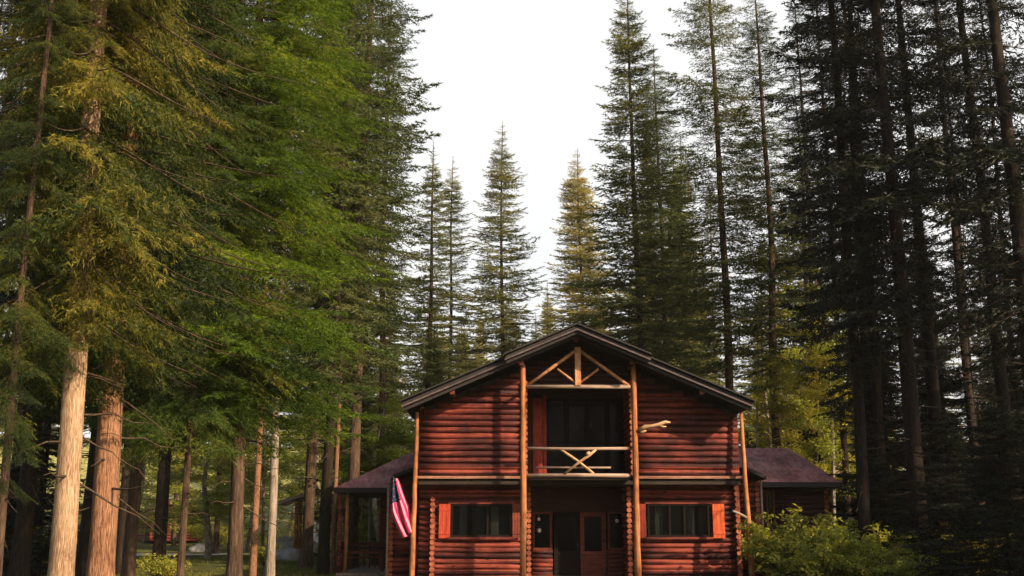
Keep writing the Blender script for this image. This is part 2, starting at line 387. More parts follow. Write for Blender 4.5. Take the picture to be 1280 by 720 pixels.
def conifer(name, seed, H=30., Rm=2.7, cb=.22, spacing=.5, nb=5, tmpl=None, leaf='spruce', bark='bark_brown', d=.4,
            top_up=.5, low_down=-.15, profile=None, dead=14, rough_len=(.55, 1.15), trunk_seg=10, knobs=0., gaps=.12, wob=.10, far=False, keep_low=None):
    """returns (trunk mesh, crown mesh) in local coords, base at z=0"""
    rg = np.random.RandomState(seed)
    temps = [branch(rg, **tmpl) for _ in range(5)]
    Lt = tmpl.get('L', 2.)
    VV = []; WV = []; WQ = []; wn = 0; nq = 0
    z = H*cb
    prof = profile or (lambda s: (1-s)**.75*min(1, .55+s*2.2))
    wx = lambda zz: wob*math.sin(zz*.23+seed)+wob*.5*math.sin(zz*.51+seed*2)
    wy = lambda zz: wob*math.cos(zz*.21+seed*3)
    while z < H-.15:
        s = (z-H*cb)/(H*(1-cb)); Rr = max(Rm*prof(s), .12)
        n = nb if s < .93 else 4
        a0 = rg.uniform(0, 6.28)
        for k in range(n):
            if rg.rand() < gaps: continue
            az = a0+k*6.283/n+rg.uniform(-.35, .35)
            ln = Rr*rg.uniform(*rough_len)
            if rg.rand() < .05: ln *= 1.3
            sc = ln/Lt
            el = low_down+(top_up-low_down)*s**1.3+rg.uniform(-.12, .12)
            V, P = temps[rg.randint(5)]
            ca, sa, ce, se = math.cos(az), math.sin(az), math.cos(el), math.sin(el)
            ms = np.array([sc, max(sc, .45 if s < .9 else sc), max(sc, .5) if s < .9 else sc])
            Rz = np.array([[ca, -sa, 0], [sa, ca, 0], [0, 0, 1]]); Ry = np.array([[ce, 0, -se], [0, 1, 0], [se, 0, ce]])
            Mx = Rz@Ry@np.diag(ms)
            zz = z+rg.uniform(-.5, .5)*spacing
            o = np.array([wx(zz), wy(zz), zz])
            VV.append(V@Mx.T+o)
            if not far:
                v, q = np_tube(P@Mx.T+o, np.linspace(.016*min(1, ln/2)+.006, .003, len(P)), 4)
                WV.append(v); WQ.append(q+wn); wn += len(v); nq += len(q)
        z += spacing*(1-.45*s)*rg.uniform(.75, 1.25)
    V = np.concatenate(VV)
    crown = np_mesh(name+'_crown', V, [np.arange(len(V)).reshape(-1, 3)], [M[leaf]])
    # trunk
    nr = 60 if not far else 16
    zs = np.linspace(-.25, H, nr); th = np.arange(trunk_seg)*6.283/trunk_seg
    rad = d/2*np.maximum(1-zs/H, 0)**.75+.012
    rad = rad*(1+.35*np.exp(-np.maximum(zs, 0)/.6))
    rr = rad[:, None]*(1+knobs*np.sin(th*5+zs[:, None]*.6+seed)*.5+rg.uniform(-1, 1, (nr, trunk_seg))*knobs*.6)
    P = np.stack([[wx(q) if q > 0 else wx(0) for q in zs], [wy(q) for q in zs], zs], 1)
    v, q = np_tube(P, rr, trunk_seg)
    WV.append(v); WQ.append(q+wn); wn += len(v); nt_ = len(q)
    for _ in range(dead):
        zz = rg.uniform(.06, cb+.12)*H; az = rg.uniform(0, 6.28); ln = rg.uniform(.4, 1.5)
        t = np.linspace(0, 1, 5); c = rg.uniform(-.5, .15)
        p = np.stack([wx(zz)+math.cos(az)*ln*t, wy(zz)+math.sin(az)*ln*t, zz+ln*(c*t**1.5)+rg.normal(0, .03, 5)], 1)
        v, q = np_tube(p, np.linspace(.02, .004, 5), 4)
        WV.append(v); WQ.append(q+wn); wn += len(v)
    trunk = np_mesh(name+'_trunk', np.concatenate(WV), [np.concatenate(WQ)], [M[bark], M['twig']], mi=np.concatenate([np.ones(nq), np.zeros(nt_), np.ones(sum(map(len, WQ))-nq-nt_)]), smooth=True)
    return dict(trunk=trunk, crown=crown, H=H, R=Rm, d=d)

def leaf_cloud(centers, radii, n_per, ls, rg, flat=.7, aspect=.55):
    out = []
    for c, r, n in zip(centers, radii, n_per):
        p = rg.normal(0, 1, (n, 3)); p = unit(p)*(rg.rand(n, 1)**.45); p *= r; p[:, 2] *= flat
        out.append(p+c)
    p = np.concatenate(out); m = len(p)
    nrm = unit(rg.normal(0, .55, (m, 3))+np.array([0, 0, .9])); d = unit(np.cross(nrm, rg.normal(0, 1, (m, 3)))); w = np.cross(nrm, d)
    L = ls*rg.uniform(.6, 1.3, (m, 1)); W = L*aspect*.5
    V = np.stack([p, p+d*L*.5+w*W, p+d*L-nrm*L*.12, p+d*L*.5-w*W], 1)
    return V.reshape(-1, 3)

def broadleaf(name, seed, H=12, Rm=2.6, cb=.3, nbr=26, leaf='broad', bark='bark_grey', d=.18, ls=.13, per=150, clump=.55, stems=1):
    rg = np.random.RandomState(seed); WV = []; WQ = []; wn = 0; cs = []; rad = []
    for st in range(stems):
        lean = rg.normal(0, .03 if stems == 1 else .22, 2)
        zs = np.linspace(-.1, H, 14)
        P = np.stack([lean[0]*zs+.12*np.sin(zs*.5+seed), lean[1]*zs+.1*np.cos(zs*.4), zs], 1)
        v, q = np_tube(P, d/2*(1-np.clip(zs/H, 0, 1))**.8+.008, 7); WV.append(v); WQ.append(q+wn); wn += len(v)
        for i in range(nbr):
            s = rg.uniform(0, 1); z0 = H*(cb+(1-cb)*s*.92)
            b0 = np.array([np.interp(z0, zs, P[:, 0]), np.interp(z0, zs, P[:, 1]), z0])
            az = rg.uniform(0, 6.28); ln = Rm*(math.sin(min(1, (1-s)*.9+.18)*math.pi*.62))*rg.uniform(.5, 1.1)
            rise = rg.uniform(.0, .6)
            t = np.linspace(0, 1, 6)
            p = b0+np.stack([math.cos(az)*ln*t, math.sin(az)*ln*t, ln*rise*t-.15*ln*t**2], 1)+rg.normal(0, .03, (6, 3))
            v, q = np_tube(p, np.linspace(d*.16, .006, 6), 4); WV.append(v); WQ.append(q+wn); wn += len(v)
            for tt in (.45, .72, 1.):
                k = p[int(round(tt*5))]
                cs.append(k+rg.normal(0, .15, 3)); rad.append(clump*rg.uniform(.6, 1.25))
        cs.append(P[-1]); rad.append(clump*.8)
    V = leaf_cloud(cs, rad, [max(20, int(per*r*r/clump/clump)) for r in rad], ls, rg, flat=.55)
    crown = np_mesh(name+'_crown', V, [np.arange(len(V)).reshape(-1, 4)], [M[leaf]])
    trunk = np_mesh(name+'_trunk', np.concatenate(WV), [np.concatenate(WQ)], [M[bark]], smooth=True)
    return dict(trunk=trunk, crown=crown, H=H, R=Rm, d=d)

FAR = dict(L=2.2, n1=22, r1=.40, per_m=24, nl=.21, nw=.062, droop=.22, up=.22, hang=.15)
MID = dict(L=2.4, n1=24, n2=6, r1=.44, r2=.38, per_m=20, nl=.15, nw=.043, droop=.28, up=.22, hang=.2)
NEAR = dict(L=2.6, n1=34, n2=9, r1=.46, r2=.36, per_m=46, nl=.09, nw=.018, droop=.42, up=.16, hang=.38, nseg=8)
cone = lambda s: (1-s)**.72*min(1, .72+s*1.5)
PR = {}
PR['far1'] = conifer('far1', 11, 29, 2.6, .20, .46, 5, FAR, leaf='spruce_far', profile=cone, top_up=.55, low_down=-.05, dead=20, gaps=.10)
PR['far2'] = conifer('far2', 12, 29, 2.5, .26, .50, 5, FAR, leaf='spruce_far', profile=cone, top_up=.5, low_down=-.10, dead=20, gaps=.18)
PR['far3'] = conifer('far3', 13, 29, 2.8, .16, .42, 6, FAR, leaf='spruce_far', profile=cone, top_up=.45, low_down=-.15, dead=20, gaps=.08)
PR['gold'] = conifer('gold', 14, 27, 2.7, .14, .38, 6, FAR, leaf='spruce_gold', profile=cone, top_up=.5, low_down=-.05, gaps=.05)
col = lambda s: (1-s)**.6*min(1, .6+s*2)
PR['hem3'] = conifer('hem3', 43, 24, 2.6, .17, .5, 5, NEAR, leaf='hemlock', bark='bark_red', profile=lambda s: (1-s)**.5*min(1, .75+s*1.5), top_up=.2, low_down=-.15, dead=30, trunk_seg=40, knobs=.09, gaps=.32, d=.5)
PR['mid1'] = conifer('mid1', 21, 30, 2.9, .20, .52, 5, MID, profile=col, top_up=.35, low_down=-.2, dead=30, trunk_seg=16, knobs=.06, gaps=.12)
PR['mid2'] = conifer('mid2', 22, 30, 2.7, .28, .60, 5, MID, profile=col, top_up=.35, low_down=-.15, dead=36, trunk_seg=16, knobs=.06, gaps=.2)
PR['dark1'] = conifer('dark1', 31, 30, 3.1, .22, .72, 5, MID, leaf='shade_spruce', bark='bark_dark', profile=col, top_up=.3, low_down=-.25, dead=40, trunk_seg=16, knobs=.08, gaps=.22, d=.45)
PR['dark2'] = conifer('dark2', 32, 30, 3.3, .32, .85, 5, MID, leaf='shade_spruce', bark='bark_dark', profile=col, top_up=.3, low_down=-.2, dead=50, trunk_seg=16, knobs=.08, gaps=.25, d=.45)
hem = lambda s: (1-s)**.5*min(1, .75+s*1.5)
PR['hem1'] = conifer('hem1', 41, 24, 3.0, .17, .36, 6, NEAR, leaf='hemlock', bark='bark_brown', profile=hem, top_up=.25, low_down=-.1, dead=20, trunk_seg=24, knobs=.08, gaps=.1, d=.36)
PR['hem2'] = conifer('hem2', 42, 26, 2.6, .22, .55, 5, NEAR, leaf='hemlock', bark='bark_red', profile=hem, top_up=.2, low_down=-.15, dead=40, trunk_seg=40, knobs=.09, gaps=.25, d=.5)
PR['young'] = conifer('young', 51, 9, 1.7, .08, .30, 6, dict(MID, L=1.6), leaf='hemlock', profile=lambda s: (1-s)**.8, top_up=.4, low_down=-.15, dead=4, d=.13, gaps=.08)
PR['young_dark'] = conifer('young_dark', 52, 9, 1.8, .08, .34, 6, dict(MID, L=1.6), leaf='shade_spruce', bark='bark_dark', profile=lambda s: (1-s)**.8, top_up=.3, low_down=-.2, dead=4, d=.13, gaps=.1)
PR['leafy'] = broadleaf('leafy', 61, 12, 2.6, .22, 30)
PR['leafy2'] = broadleaf('leafy2', 62, 9, 2.2, .15, 26, d=.12)
PR['yellow'] = broadleaf('yellow', 63, 13, 2.3, .35, 26, leaf='broad_yellow')

def with_bark(p, bark):
    t = p['trunk'].copy(); t.materials[0] = M[bark]; return dict(p, trunk=t)
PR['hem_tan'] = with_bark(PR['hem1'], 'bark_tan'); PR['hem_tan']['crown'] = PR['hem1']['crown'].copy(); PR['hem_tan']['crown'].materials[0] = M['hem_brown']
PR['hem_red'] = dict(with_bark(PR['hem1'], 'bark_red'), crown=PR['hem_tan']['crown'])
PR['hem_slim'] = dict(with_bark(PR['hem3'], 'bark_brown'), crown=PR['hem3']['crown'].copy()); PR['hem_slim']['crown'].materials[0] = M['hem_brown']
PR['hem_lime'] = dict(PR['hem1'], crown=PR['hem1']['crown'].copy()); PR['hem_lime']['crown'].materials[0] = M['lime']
PR['mid_dark'] = with_bark(PR['mid1'], 'bark_dark')
PR['mid_grey'] = with_bark(PR['mid2'], 'bark_grey')
PR['mid_red'] = with_bark(PR['mid2'], 'bark_red')

def ground_z(x, y):
    r = max(0., y-70)
    z = .00042*r*r*(1 if y < 170 else 1) if r else 0
    if y > 170: z = .00042*100*100+(y-170)*.05
    z += .35*max(0, abs(x)-26)*.12
    if y > 78:
        q = min(1, (y-78)/60); w_ = min(1, max(0, (-x-2)/10)); z += 9*q*q*(3-2*q)*w_
    z += .10*math.sin(x*.21+1)*math.cos(y*.17)*min(1, max(0, (abs(x-2.5)-8)/6) if y < 50 else 1)
    return z

def tree(kind, name, u, v, Y, H, label, cat='tree', group=None, d=None, r=None, rz=None, lean=(0, 0), X=None):
    p = PR[kind]
    x = PX(u, v, Y) if X is None else X
    o = empty(name, (x, Y, ground_z(x, Y)-.02), random.uniform(0, 6.28) if rz is None else rz)
    o.rotation_euler[0] = R(lean[1]); o.rotation_euler[1] = R(lean[0])
    if lean != (0, 0):
        o.rotation_euler = (Matrix.Rotation(R(lean[0]), 4, 'Y')@Matrix.Rotation(R(lean[1]), 4, 'X')@Matrix.Rotation(o.rotation_euler[2], 4, 'Z')).to_euler()
    tag(o, label, cat, group)
    h = H/p['H']; rx = (r/p['R']) if r else h; dx = (d/p['d']) if d else h
    t = link('trunk', p['trunk'], o); t.scale = (dx, dx, h)
    c = link('crown', p['crown'], o); c.scale = (rx, rx, h)
    return o

# ------------------------------------------------------------------ setting
def build_ground():
    xs = np.concatenate([np.linspace(-320, -120, 8)[:-1], np.linspace(-120, 120, 97), np.linspace(120, 320, 8)[1:]])
    ys = np.concatenate([np.linspace(-60, 0, 8)[:-1], np.linspace(0, 200, 101), np.linspace(200, 400, 12)[1:]])
    V = [(x, y, ground_z(x, y)+(.04*math.sin(x*1.3)*math.cos(y*1.1) if abs(x-2.5) > 8 or y > 50 else 0)) for y in ys for x in xs]
    nx = len(xs)
    Q = np.array([(j*nx+i, j*nx+i+1, (j+1)*nx+i+1, (j+1)*nx+i) for j in range(len(ys)-1) for i in range(nx-1)])
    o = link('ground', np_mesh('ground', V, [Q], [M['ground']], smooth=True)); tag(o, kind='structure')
build_ground()

def ribbon(name, pts, w, mat, dz):
    V = []; Q = []
    for i, (x, y) in enumerate(pts):
        a = Vector((*pts[max(i-1, 0)], 0)); b = Vector((*pts[min(i+1, len(pts)-1)], 0)); t = (b-a).normalized(); n = Vector((-t.y, t.x, 0))
        for k in range(7):
            s = (k/6-.5)*w*(1+.12*math.sin(i*1.3))
            px, py = x+n.x*s, y+n.y*s
            V.append((px, py, ground_z(px, py)+dz+.03*(1-(2*k/6-1)**2)))
    for i in range(len(pts)-1):
        for k in range(6): Q.append((i*7+k, i*7+k+1, (i+1)*7+k+1, (i+1)*7+k))
    return link(name, np_mesh(name, V, [np.array(Q)], [mat], smooth=True))
def curve_pts(ctrl, n=40):
    c = np.array(ctrl, float); t = np.linspace(0, len(c)-1, n); out = []
    for q in t:
        i = min(int(q), len(c)-2); f = q-i
        p0, p1, p2, p3 = c[max(i-1, 0)], c[i], c[i+1], c[min(i+2, len(c)-1)]
        out.append(tuple(.5*((2*p1)+(-p0+p2)*f+(2*p0-5*p1+4*p2-p3)*f*f+(-p0+3*p1-3*p2+p3)*f**3)))
    return out
tag(ribbon('path', curve_pts([(-60, 72), (-34, 66), (-24, 63), (-16, 62), (-11, 66), (-11, 78), (-15, 95)]), 5.5, M['gravel'], .07), kind='structure')

# grass / moss and litter
def build_grass():
    rg = np.random.RandomState(5); n = 60000
    x = rg.uniform(-26, 1, n); y = 34+rg.rand(n)**1.3*34
    k = (np.sin(x*.9+y*.35)+np.sin(x*.31-y*.5)+rg.normal(0, .6, n)) > -.4
    x, y = x[k], y[k]; n = len(x)
    z = np.array([ground_z(a, b) for a, b in zip(x, y)])
    h = rg.uniform(.04, .14, n); a = rg.uniform(0, 6.28, n); w = .012+h*.10
    P = np.stack([x, y, z-.02], 1); D = np.stack([np.cos(a), np.sin(a), 0*a], 1); T = rg.normal(0, .35, (n, 3)); T[:, 2] = 1
    V = np.stack([P-D*w[:, None], P+D*w[:, None], P+T*h[:, None]], 1).reshape(-1, 3)
    o = link('grass', np_mesh('grass', V, [np.arange(len(V)).reshape(-1, 3)], [M['grass']]))
    tag(o, 'short mossy grass patches on the clearing floor among the left trunks', 'grass', kind='stuff')
build_grass()

# ------------------------------------------------------------------ CABIN
YC = 31.0; YR = 31.3; YP = 31.9; YU = 32.5; YL = 33.15; YB = 34.3
XC = PX(723, 450, 31)
cabin = empty('log_cabin', (XC, YU, 0))
tag(cabin, 'two storey red stained log cabin with a gabled balcony and low side wings', 'cabin')
def CB(mb, name, mat):
    o = mb.build(name, mat, cabin); o.location = (-XC, -YU, 0); return o
def sub(mb, name, mat, par):
    return mb.build(name, mat, par)
random.seed(3)
EAVE_Z = PZ(503, YR); RIDGE_Z = PZ(411, YR)
XL, XR = PX(503, 505, YR), PX(941, 505, YR)
XM = (XL+XR)/2; HALF = (XR-XL)/2; SL = (RIDGE_Z-EAVE_Z)/HALF
def roof_under(x): return RIDGE_Z-SL*abs(x-XM)-.26
def log_row(mb, x0, x1, z, Y, r):
    n = max(2, int((x1-x0)/.6)); pts = []; rd = []
    a, b = random.uniform(-.012, .012), random.uniform(-.012, .012)
    for i in range(n+1):
        t = i/n; pts.append((x0+(x1-x0)*t, Y+random.uniform(-.008, .008), z+a*math.sin(t*3)+b*math.cos(t*5)+random.uniform(-.006, .006)))
        rd.append(r*random.uniform(.93, 1.05))
    mb.tube(pts, rd, 10, capmi=1)
def log_wall(name, x0, x1, z0, z1, Y, sp=.165, clip=None, holes=(), mat='log'):
    mb = MB(); z = z0+sp*.5
    while z < z1:
        a, b = x0, x1
        if clip: a = max(a, XM-(RIDGE_Z-.28-z-sp*.5)/SL); b = min(b, XM+(RIDGE_Z-.28-z-sp*.5)/SL)
        spans = [(a, b)]
        for hx0, hx1, hz0, hz1 in holes:
            if hz0 < z < hz1:
                spans = [s for (p, q) in spans for s in ((p, min(q, hx0)), (max(p, hx1), q)) if s[1]-s[0] > .05]
        for p, q in spans:
            if q-p > .1: log_row(mb, p+random.uniform(0, .02), q-random.uniform(0, .02), z, Y, sp*.50)
        z += sp*random.uniform(.97, 1.03)
    # chinking board behind
    o = CB(mb, name, [M[mat], M['log_end']])
    return o
def backing(x0, x1, z0, z1, Y, holes, clip=False):
    mb = MB()
    xs = sorted({x0, x1, *[h[0] for h in holes], *[h[1] for h in holes]})
    for a, b in zip(xs, xs[1:]):
        c = (a+b)/2
        h = [q for q in holes if q[0] < c < q[1]]
        zz = [(z0, z1)] if not h else [(z0, h[0][2]), (h[0][3], z1)]
        for p, q in zz:
            ta, tb = (min(q, roof_under(a)), min(q, roof_under(b))) if clip else (q, q)
            if ta-p < .02 and tb-p < .02: continue
            ta = max(ta, p+.01); tb = max(tb, p+.01)
            mb.hexa([(a, Y, p), (b, Y, p), (b, Y+.12, p), (a, Y+.12, p)], [(a, Y, ta), (b, Y, tb), (b, Y+.12, tb), (a, Y+.12, ta)])
    CB(mb, 'chinking', M['soffit'])

ZF = PZ(597, YU)           # upper floor level at wall
xUL, xUR = PX(524, 560, YU), PX(923, 560, YU)
xo0, xo1 = PX(657, 540, YU), PX(789, 540, YU)   # opening
ZT = PZ(486, YU+.2)          # opening top
log_wall('upper_wall', xUL, xo0, ZF+.06, RIDGE_Z, YU, .178, clip=True)
log_wall('upper_wall', xo1, xUR, ZF+.06, RIDGE_Z, YU, .178, clip=True)
backing(xUL+.04, xUR-.04, ZF+.03, RIDGE_Z, YU+.05, [(xo0, xo1, ZF+.03, ZT)], True)
# gable boards above opening
log_wall('gable_wall', xo0, xo1, ZT, RIDGE_Z, YU, clip=True, mat='log_shade')
# ledge beams under upper walls, bright timber
for a, b, nm in ((xUL-.05, xo0-.02, 'ledge'), (xo1+.02, xUR+.05, 'ledge')):
    mb = MB(); mb.box((a, YU-.17, ZF-.035), (b, YU+.1, ZF+.04)); CB(mb, nm, M['ledge'])
# jetty soffit (floor structure)
mb = MB(); mb.box((xUL, YU-.08, ZF-.2), (xUR, YL+5.5, ZF-.08))
CB(mb, 'upper_floor', M['soffit'])
# side walls of upper storey
for x in (xUL+.08, xUR-.08):
    mb = MB(); z = ZF+.1
    while z < roof_under(x)-.05:
        mb.tube([(x, YU+.05, z+.08), (x, YU+8, z+.08)], .085, 8, capmi=1); z += .165
    CB(mb, 'side_wall', [M['log'], M['log_end']])
# recess: side walls of logs with ends facing out, back wall, door
for x in (xo0-.02, xo1+.02):
    mb = MB(); z = ZF+.12
    while z < ZT+.2:
        mb.tube([(x, YU-.16-random.uniform(0, .05), z), (x, YB, z)], .08*random.uniform(.92, 1.05), 10, capmi=1); z += .165
    CB(mb, 'recess_wall', [M['log_dark'], M['log_end']])
xd0, xd1 = PX(683, 540, YB), PX(784, 540, YB)
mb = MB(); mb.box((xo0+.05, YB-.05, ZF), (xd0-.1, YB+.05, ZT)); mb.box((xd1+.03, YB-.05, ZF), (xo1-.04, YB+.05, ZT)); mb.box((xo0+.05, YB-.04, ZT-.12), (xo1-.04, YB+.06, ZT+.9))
CB(mb, 'back_wall', M['log_shade'])
mb = MB(); mb.box((xd0-.1, YB-.1, ZF), (xd0, YB+.06, ZT-.02)); mb.box((xd0-.42, YB-.14, ZF+.1), (xd0-.12, YB-.055, ZT-.12)); CB(mb, 'door_jamb', M['red_trim'])
dr = MB(); zt = ZT-.1
n = 4; w = (xd1-xd0)/n
for i in range(n):
    a, b = xd0+i*w, xd0+(i+1)*w
    for (p, q) in (((a+.006, ZF+.02), (a+.08, zt)), ((b-.08, ZF+.02), (b-.006, zt)), ((a+.08, ZF+.02), (b-.08, ZF+.25)), ((a+.08, zt-.1), (b-.08, zt)), ((a+.08, ZF+1.1), (b-.08, ZF+1.16))):
        dr.box((p[0], YB-.03, p[1]), (q[0], YB+.03, q[1]))
door = CB(dr, 'balcony_door', M['dark_frame'])
g = MB(); g.box((xd0+.05, YB-.004, ZF+.2), (xd1-.05, YB+.004, zt-.05)); sub(g, 'pane', M['glass'], door)
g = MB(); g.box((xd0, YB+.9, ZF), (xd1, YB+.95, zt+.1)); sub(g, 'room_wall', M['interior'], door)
g = MB()
for a in (.22, .62, .8):
    g = MB(); x = xd0+(xd1-xd0)*a
    for k in range(5): g.box((x+k*.05, YB+.14+.02*(k % 2), ZF+.1), (x+k*.05+.05, YB+.16+.02*(k % 2), ZF+1.5))
    sub(g, 'curtain', M['dim_curtain'], door)
g = MB()
for a in (.27, .39, .55):
    g = MB(); x = xd0+(xd1-xd0)*a; g.tube([(x, YB+.4, ZF+1.6), (x, YB+.4, ZF+1.66), (x, YB+.4, ZF+1.75), (x, YB+.4, ZF+1.78)], [.05, .08, .06, .02], 10); sub(g, 'lampshade', M['curtain'], door)
# balcony floor, edge beam, railing
xb0, xb1 = PX(659, 596, YP), PX(788, 596, YP)
mb = MB(); mb.box((xb0, YP+.02, ZF-.08), (xb1, YB, ZF+.02)); CB(mb, 'balcony_floor', M['soffit'])
mb = MB(); zf = PZ(594.5, YP); mb.tube([(xb0, YP-.02, zf), (XM, YP-.02, zf+.01), (xb1, YP-.02, zf)], .058, 10); CB(mb, 'edge_beam', M['rail'])
rail = MB(); zr = PZ(560.5, YP)
rail.tube([(xb0, YP, zr), (XM, YP, zr-.015), (xb1, YP, zr)], .045, 10)
ro = CB(rail, 'railing', M['rail'])
g = MB(); zz = PZ(584.5, YP+.1); g.tube([(PX(670, 585, YP), YP+.1, zz), (PX(764, 585, YP), YP+.1, zz)], .028, 8); sub(g, 'lower_rail', M['rail'], ro)
for (u0, u1, yy) in ((701, 742, 0.0), (745, 706, -.06)):
    g = MB(); p, q = at(u0, 562, YP+yy), at(u1, 592, YP+yy)
    m_ = p.lerp(q, .5)+Vector((.015, 0, .02)); g.tube([p, p.lerp(q, .25)+Vector((.02, 0, 0)), m_, q], [.035, .042, .036, .04], 8, wob=.2)
    sub(g, 'cross_brace', M['dry_wood'], ro)
g = MB(); p = at(735, 567, YP-.1); g.tube([p-Vector((.04, 0, .05)), p, p+Vector((.05, 0, .05))], [.03, .06, .03], 8, wob=.3); sub(g, 'knot', M['dry_wood'], ro)
# main posts
for u0, u1 in ((654, 653.5), (791, 797)):
    xt, xb = PX(u0, 458, YP-.02), PX(u1, 720, YP-.02)
    xm = (xt+xb)/2
    pts = [(xm+random.uniform(-.012, .012), YP-.12, z) for z in np.linspace(-.05, PZ(456, YP), 12)]
    mb = MB(); mb.tube(pts, [.094-.018*i/11+random.uniform(-.005, .005) for i in range(12)], 14); CB(mb, 'post', M['post'])
XPL, XPR = PX(653.8, 590, YP), PX(793.5, 590, YP)
# truss
tz = PZ(484, YP); mb = MB(); mb.tube([(XPL+.08, YP-.1, tz), (XPR-.08, YP-.1, tz)], .058, 10)
tr = CB(mb, 'truss_tie', M['rail'])
apz = PZ(440, YP)
g = MB(); xk = (XPL+XPR)/2; g.box((xk-.085, YP-.19, tz+.03), (xk+.085, YP-.02, apz+.12)); sub(g, 'king_post', M['truss'], tr)
for s in (-1, 1):
    x0_ = XPL+.14 if s < 0 else XPR-.14
    g = MB(); g.tube([(x0_, YP-.1, tz+.04), (xk+s*.07, YP-.1, apz+.02)], .05, 8); sub(g, 'rafter', M['truss'], tr)
    g = MB(); xq = xk+s*.62; g.tube([(xk+s*.07, YP-.1, tz+.12), (xq-s*.02, YP-.1, tz+.52)], .035, 8); sub(g, 'strut', M['truss'], tr)
# roof
def roof_slabs(name, xl, xr, zl, zr_, zrd, y0, y1, th, mat):
    mb = MB()
    mb.slab([(xl, y0, zl), (XM, y0, zrd), (XM, y1, zrd), (xl, y1, zl)], th)
    mb.slab([(XM, y0, zrd), (xr, y0, zr_), (xr, y1, zr_), (XM, y1, zrd)], th)
    return CB(mb, name, mat)
ro = roof_slabs('roof', XL, XR, EAVE_Z, EAVE_Z, RIDGE_Z, YR, 42, .12, [M['roof_edge']])
def barge(par, xl, xr, zl, zr_, zrd, y, h, t, mat, drop):
    for (xe, ze) in ((xl, zl), (xr, zr_)):
        g = MB()
        a = sorted([(xe, ze), (XM, zrd)])
        b = [(a[0][0], y-t, a[0][1]-drop-h), (a[1][0], y-t, a[1][1]-drop-h), (a[1][0], y, a[1][1]-drop-h), (a[0][0], y, a[0][1]-drop-h)]
        c = [(x, yy, z+h) for x, yy, z in b]
        g.hexa(b, c); sub(g, 'barge_board', mat, par)
barge(ro, XL-.03, XR+.03, EAVE_Z, EAVE_Z, RIDGE_Z, YR-.003, .05, .05, M['fascia'], .10)
barge(ro, XL+.02, XR-.02, EAVE_Z, EAVE_Z, RIDGE_Z, YR+.13, .08, .10, M['roof_edge'], .17)
# roof covering lip
g = MB()
for s, xe in ((-1, XL-.06), (1, XR+.06)):
    q = sorted([(xe, EAVE_Z+.012), (XM, RIDGE_Z+.03)])
    g.slab([(q[0][0], YR-.09, q[0][1]+.05), (q[1][0], YR-.09, q[1][1]+.05), (q[1][0], 42.1, q[1][1]+.05), (q[0][0], 42.1, q[0][1]+.05)], .045)
sub(g, 'shingle_layer', M['roof_edge'], ro)
# centre gable roof, standing proud of the main one
gl, gr = PX(632, 450, YC), PX(812, 447, YC)
gh = RIDGE_Z+.045; gzl = gh-SL*(XM-gl); gzr = gh-SL*(gr-XM)
rg_ = roof_slabs('gable_roof', gl, gr, gzl, gzr, gh+.0, YC, YR+3, .12, [M['roof_edge']])
barge(rg_, gl-.03, gr+.03, gzl, gzr, gh, YC-.003, .05, .05, M['fascia'], .09)
barge(rg_, gl+.02, gr-.02, gzl, gzr, gh, YC+.12, .08, .09, M['roof_edge'], .15)
g = MB()
for s, xe, ze in ((-1, gl-.06, gzl), (1, gr+.06, gzr)):
    q = sorted([(xe, ze+.01), (XM, gh+.02)])
    g.slab([(q[0][0], YC-.08, q[0][1]+.05), (q[1][0], YC-.08, q[1][1]+.05), (q[1][0], YR+3, q[1][1]+.05), (q[0][0], YR+3, q[0][1]+.05)], .045)
sub(g, 'shingle_layer', M['roof_edge'], rg_)
# purlins
for dx in (-3.6, -1.62, 0, 1.62, 3.6):
    mb = MB(); z = RIDGE_Z-SL*abs(dx)-.27; mb.tube([(XM+dx, YR+.1, z), (XM+dx, YU+.2, z)], .085, 10, capmi=1); CB(mb, 'purlin', [M['soffit'], M['log_dark']])
# lower storey
ZB = -.1
xl0, xl1 = PX(523, 660, YL), PX(660, 660, YL)
xr0, xr1 = PX(789, 660, YL), PX(926, 660, YL)
wz0, wz1 = PZ(671, YL), PZ(630, YL)
wl = (PX(564, 650, YL), PX(640, 650, YL), wz0, wz1)
wr = (PX(809, 650, YL), PX(886, 650, YL), wz0, wz1)
log_wall('lower_wall', xl0, xl1, ZB, ZF-.2, YL, .155, holes=[wl])
log_wall('lower_wall', xr0, xr1, ZB, ZF-.2, YL, .155, holes=[wr])
backing(xl0+.03, xl1, ZB, ZF-.2, YL+.05, [wl]); backing(xr0, xr1-.03, ZB, ZF-.2, YL+.05, [wr])
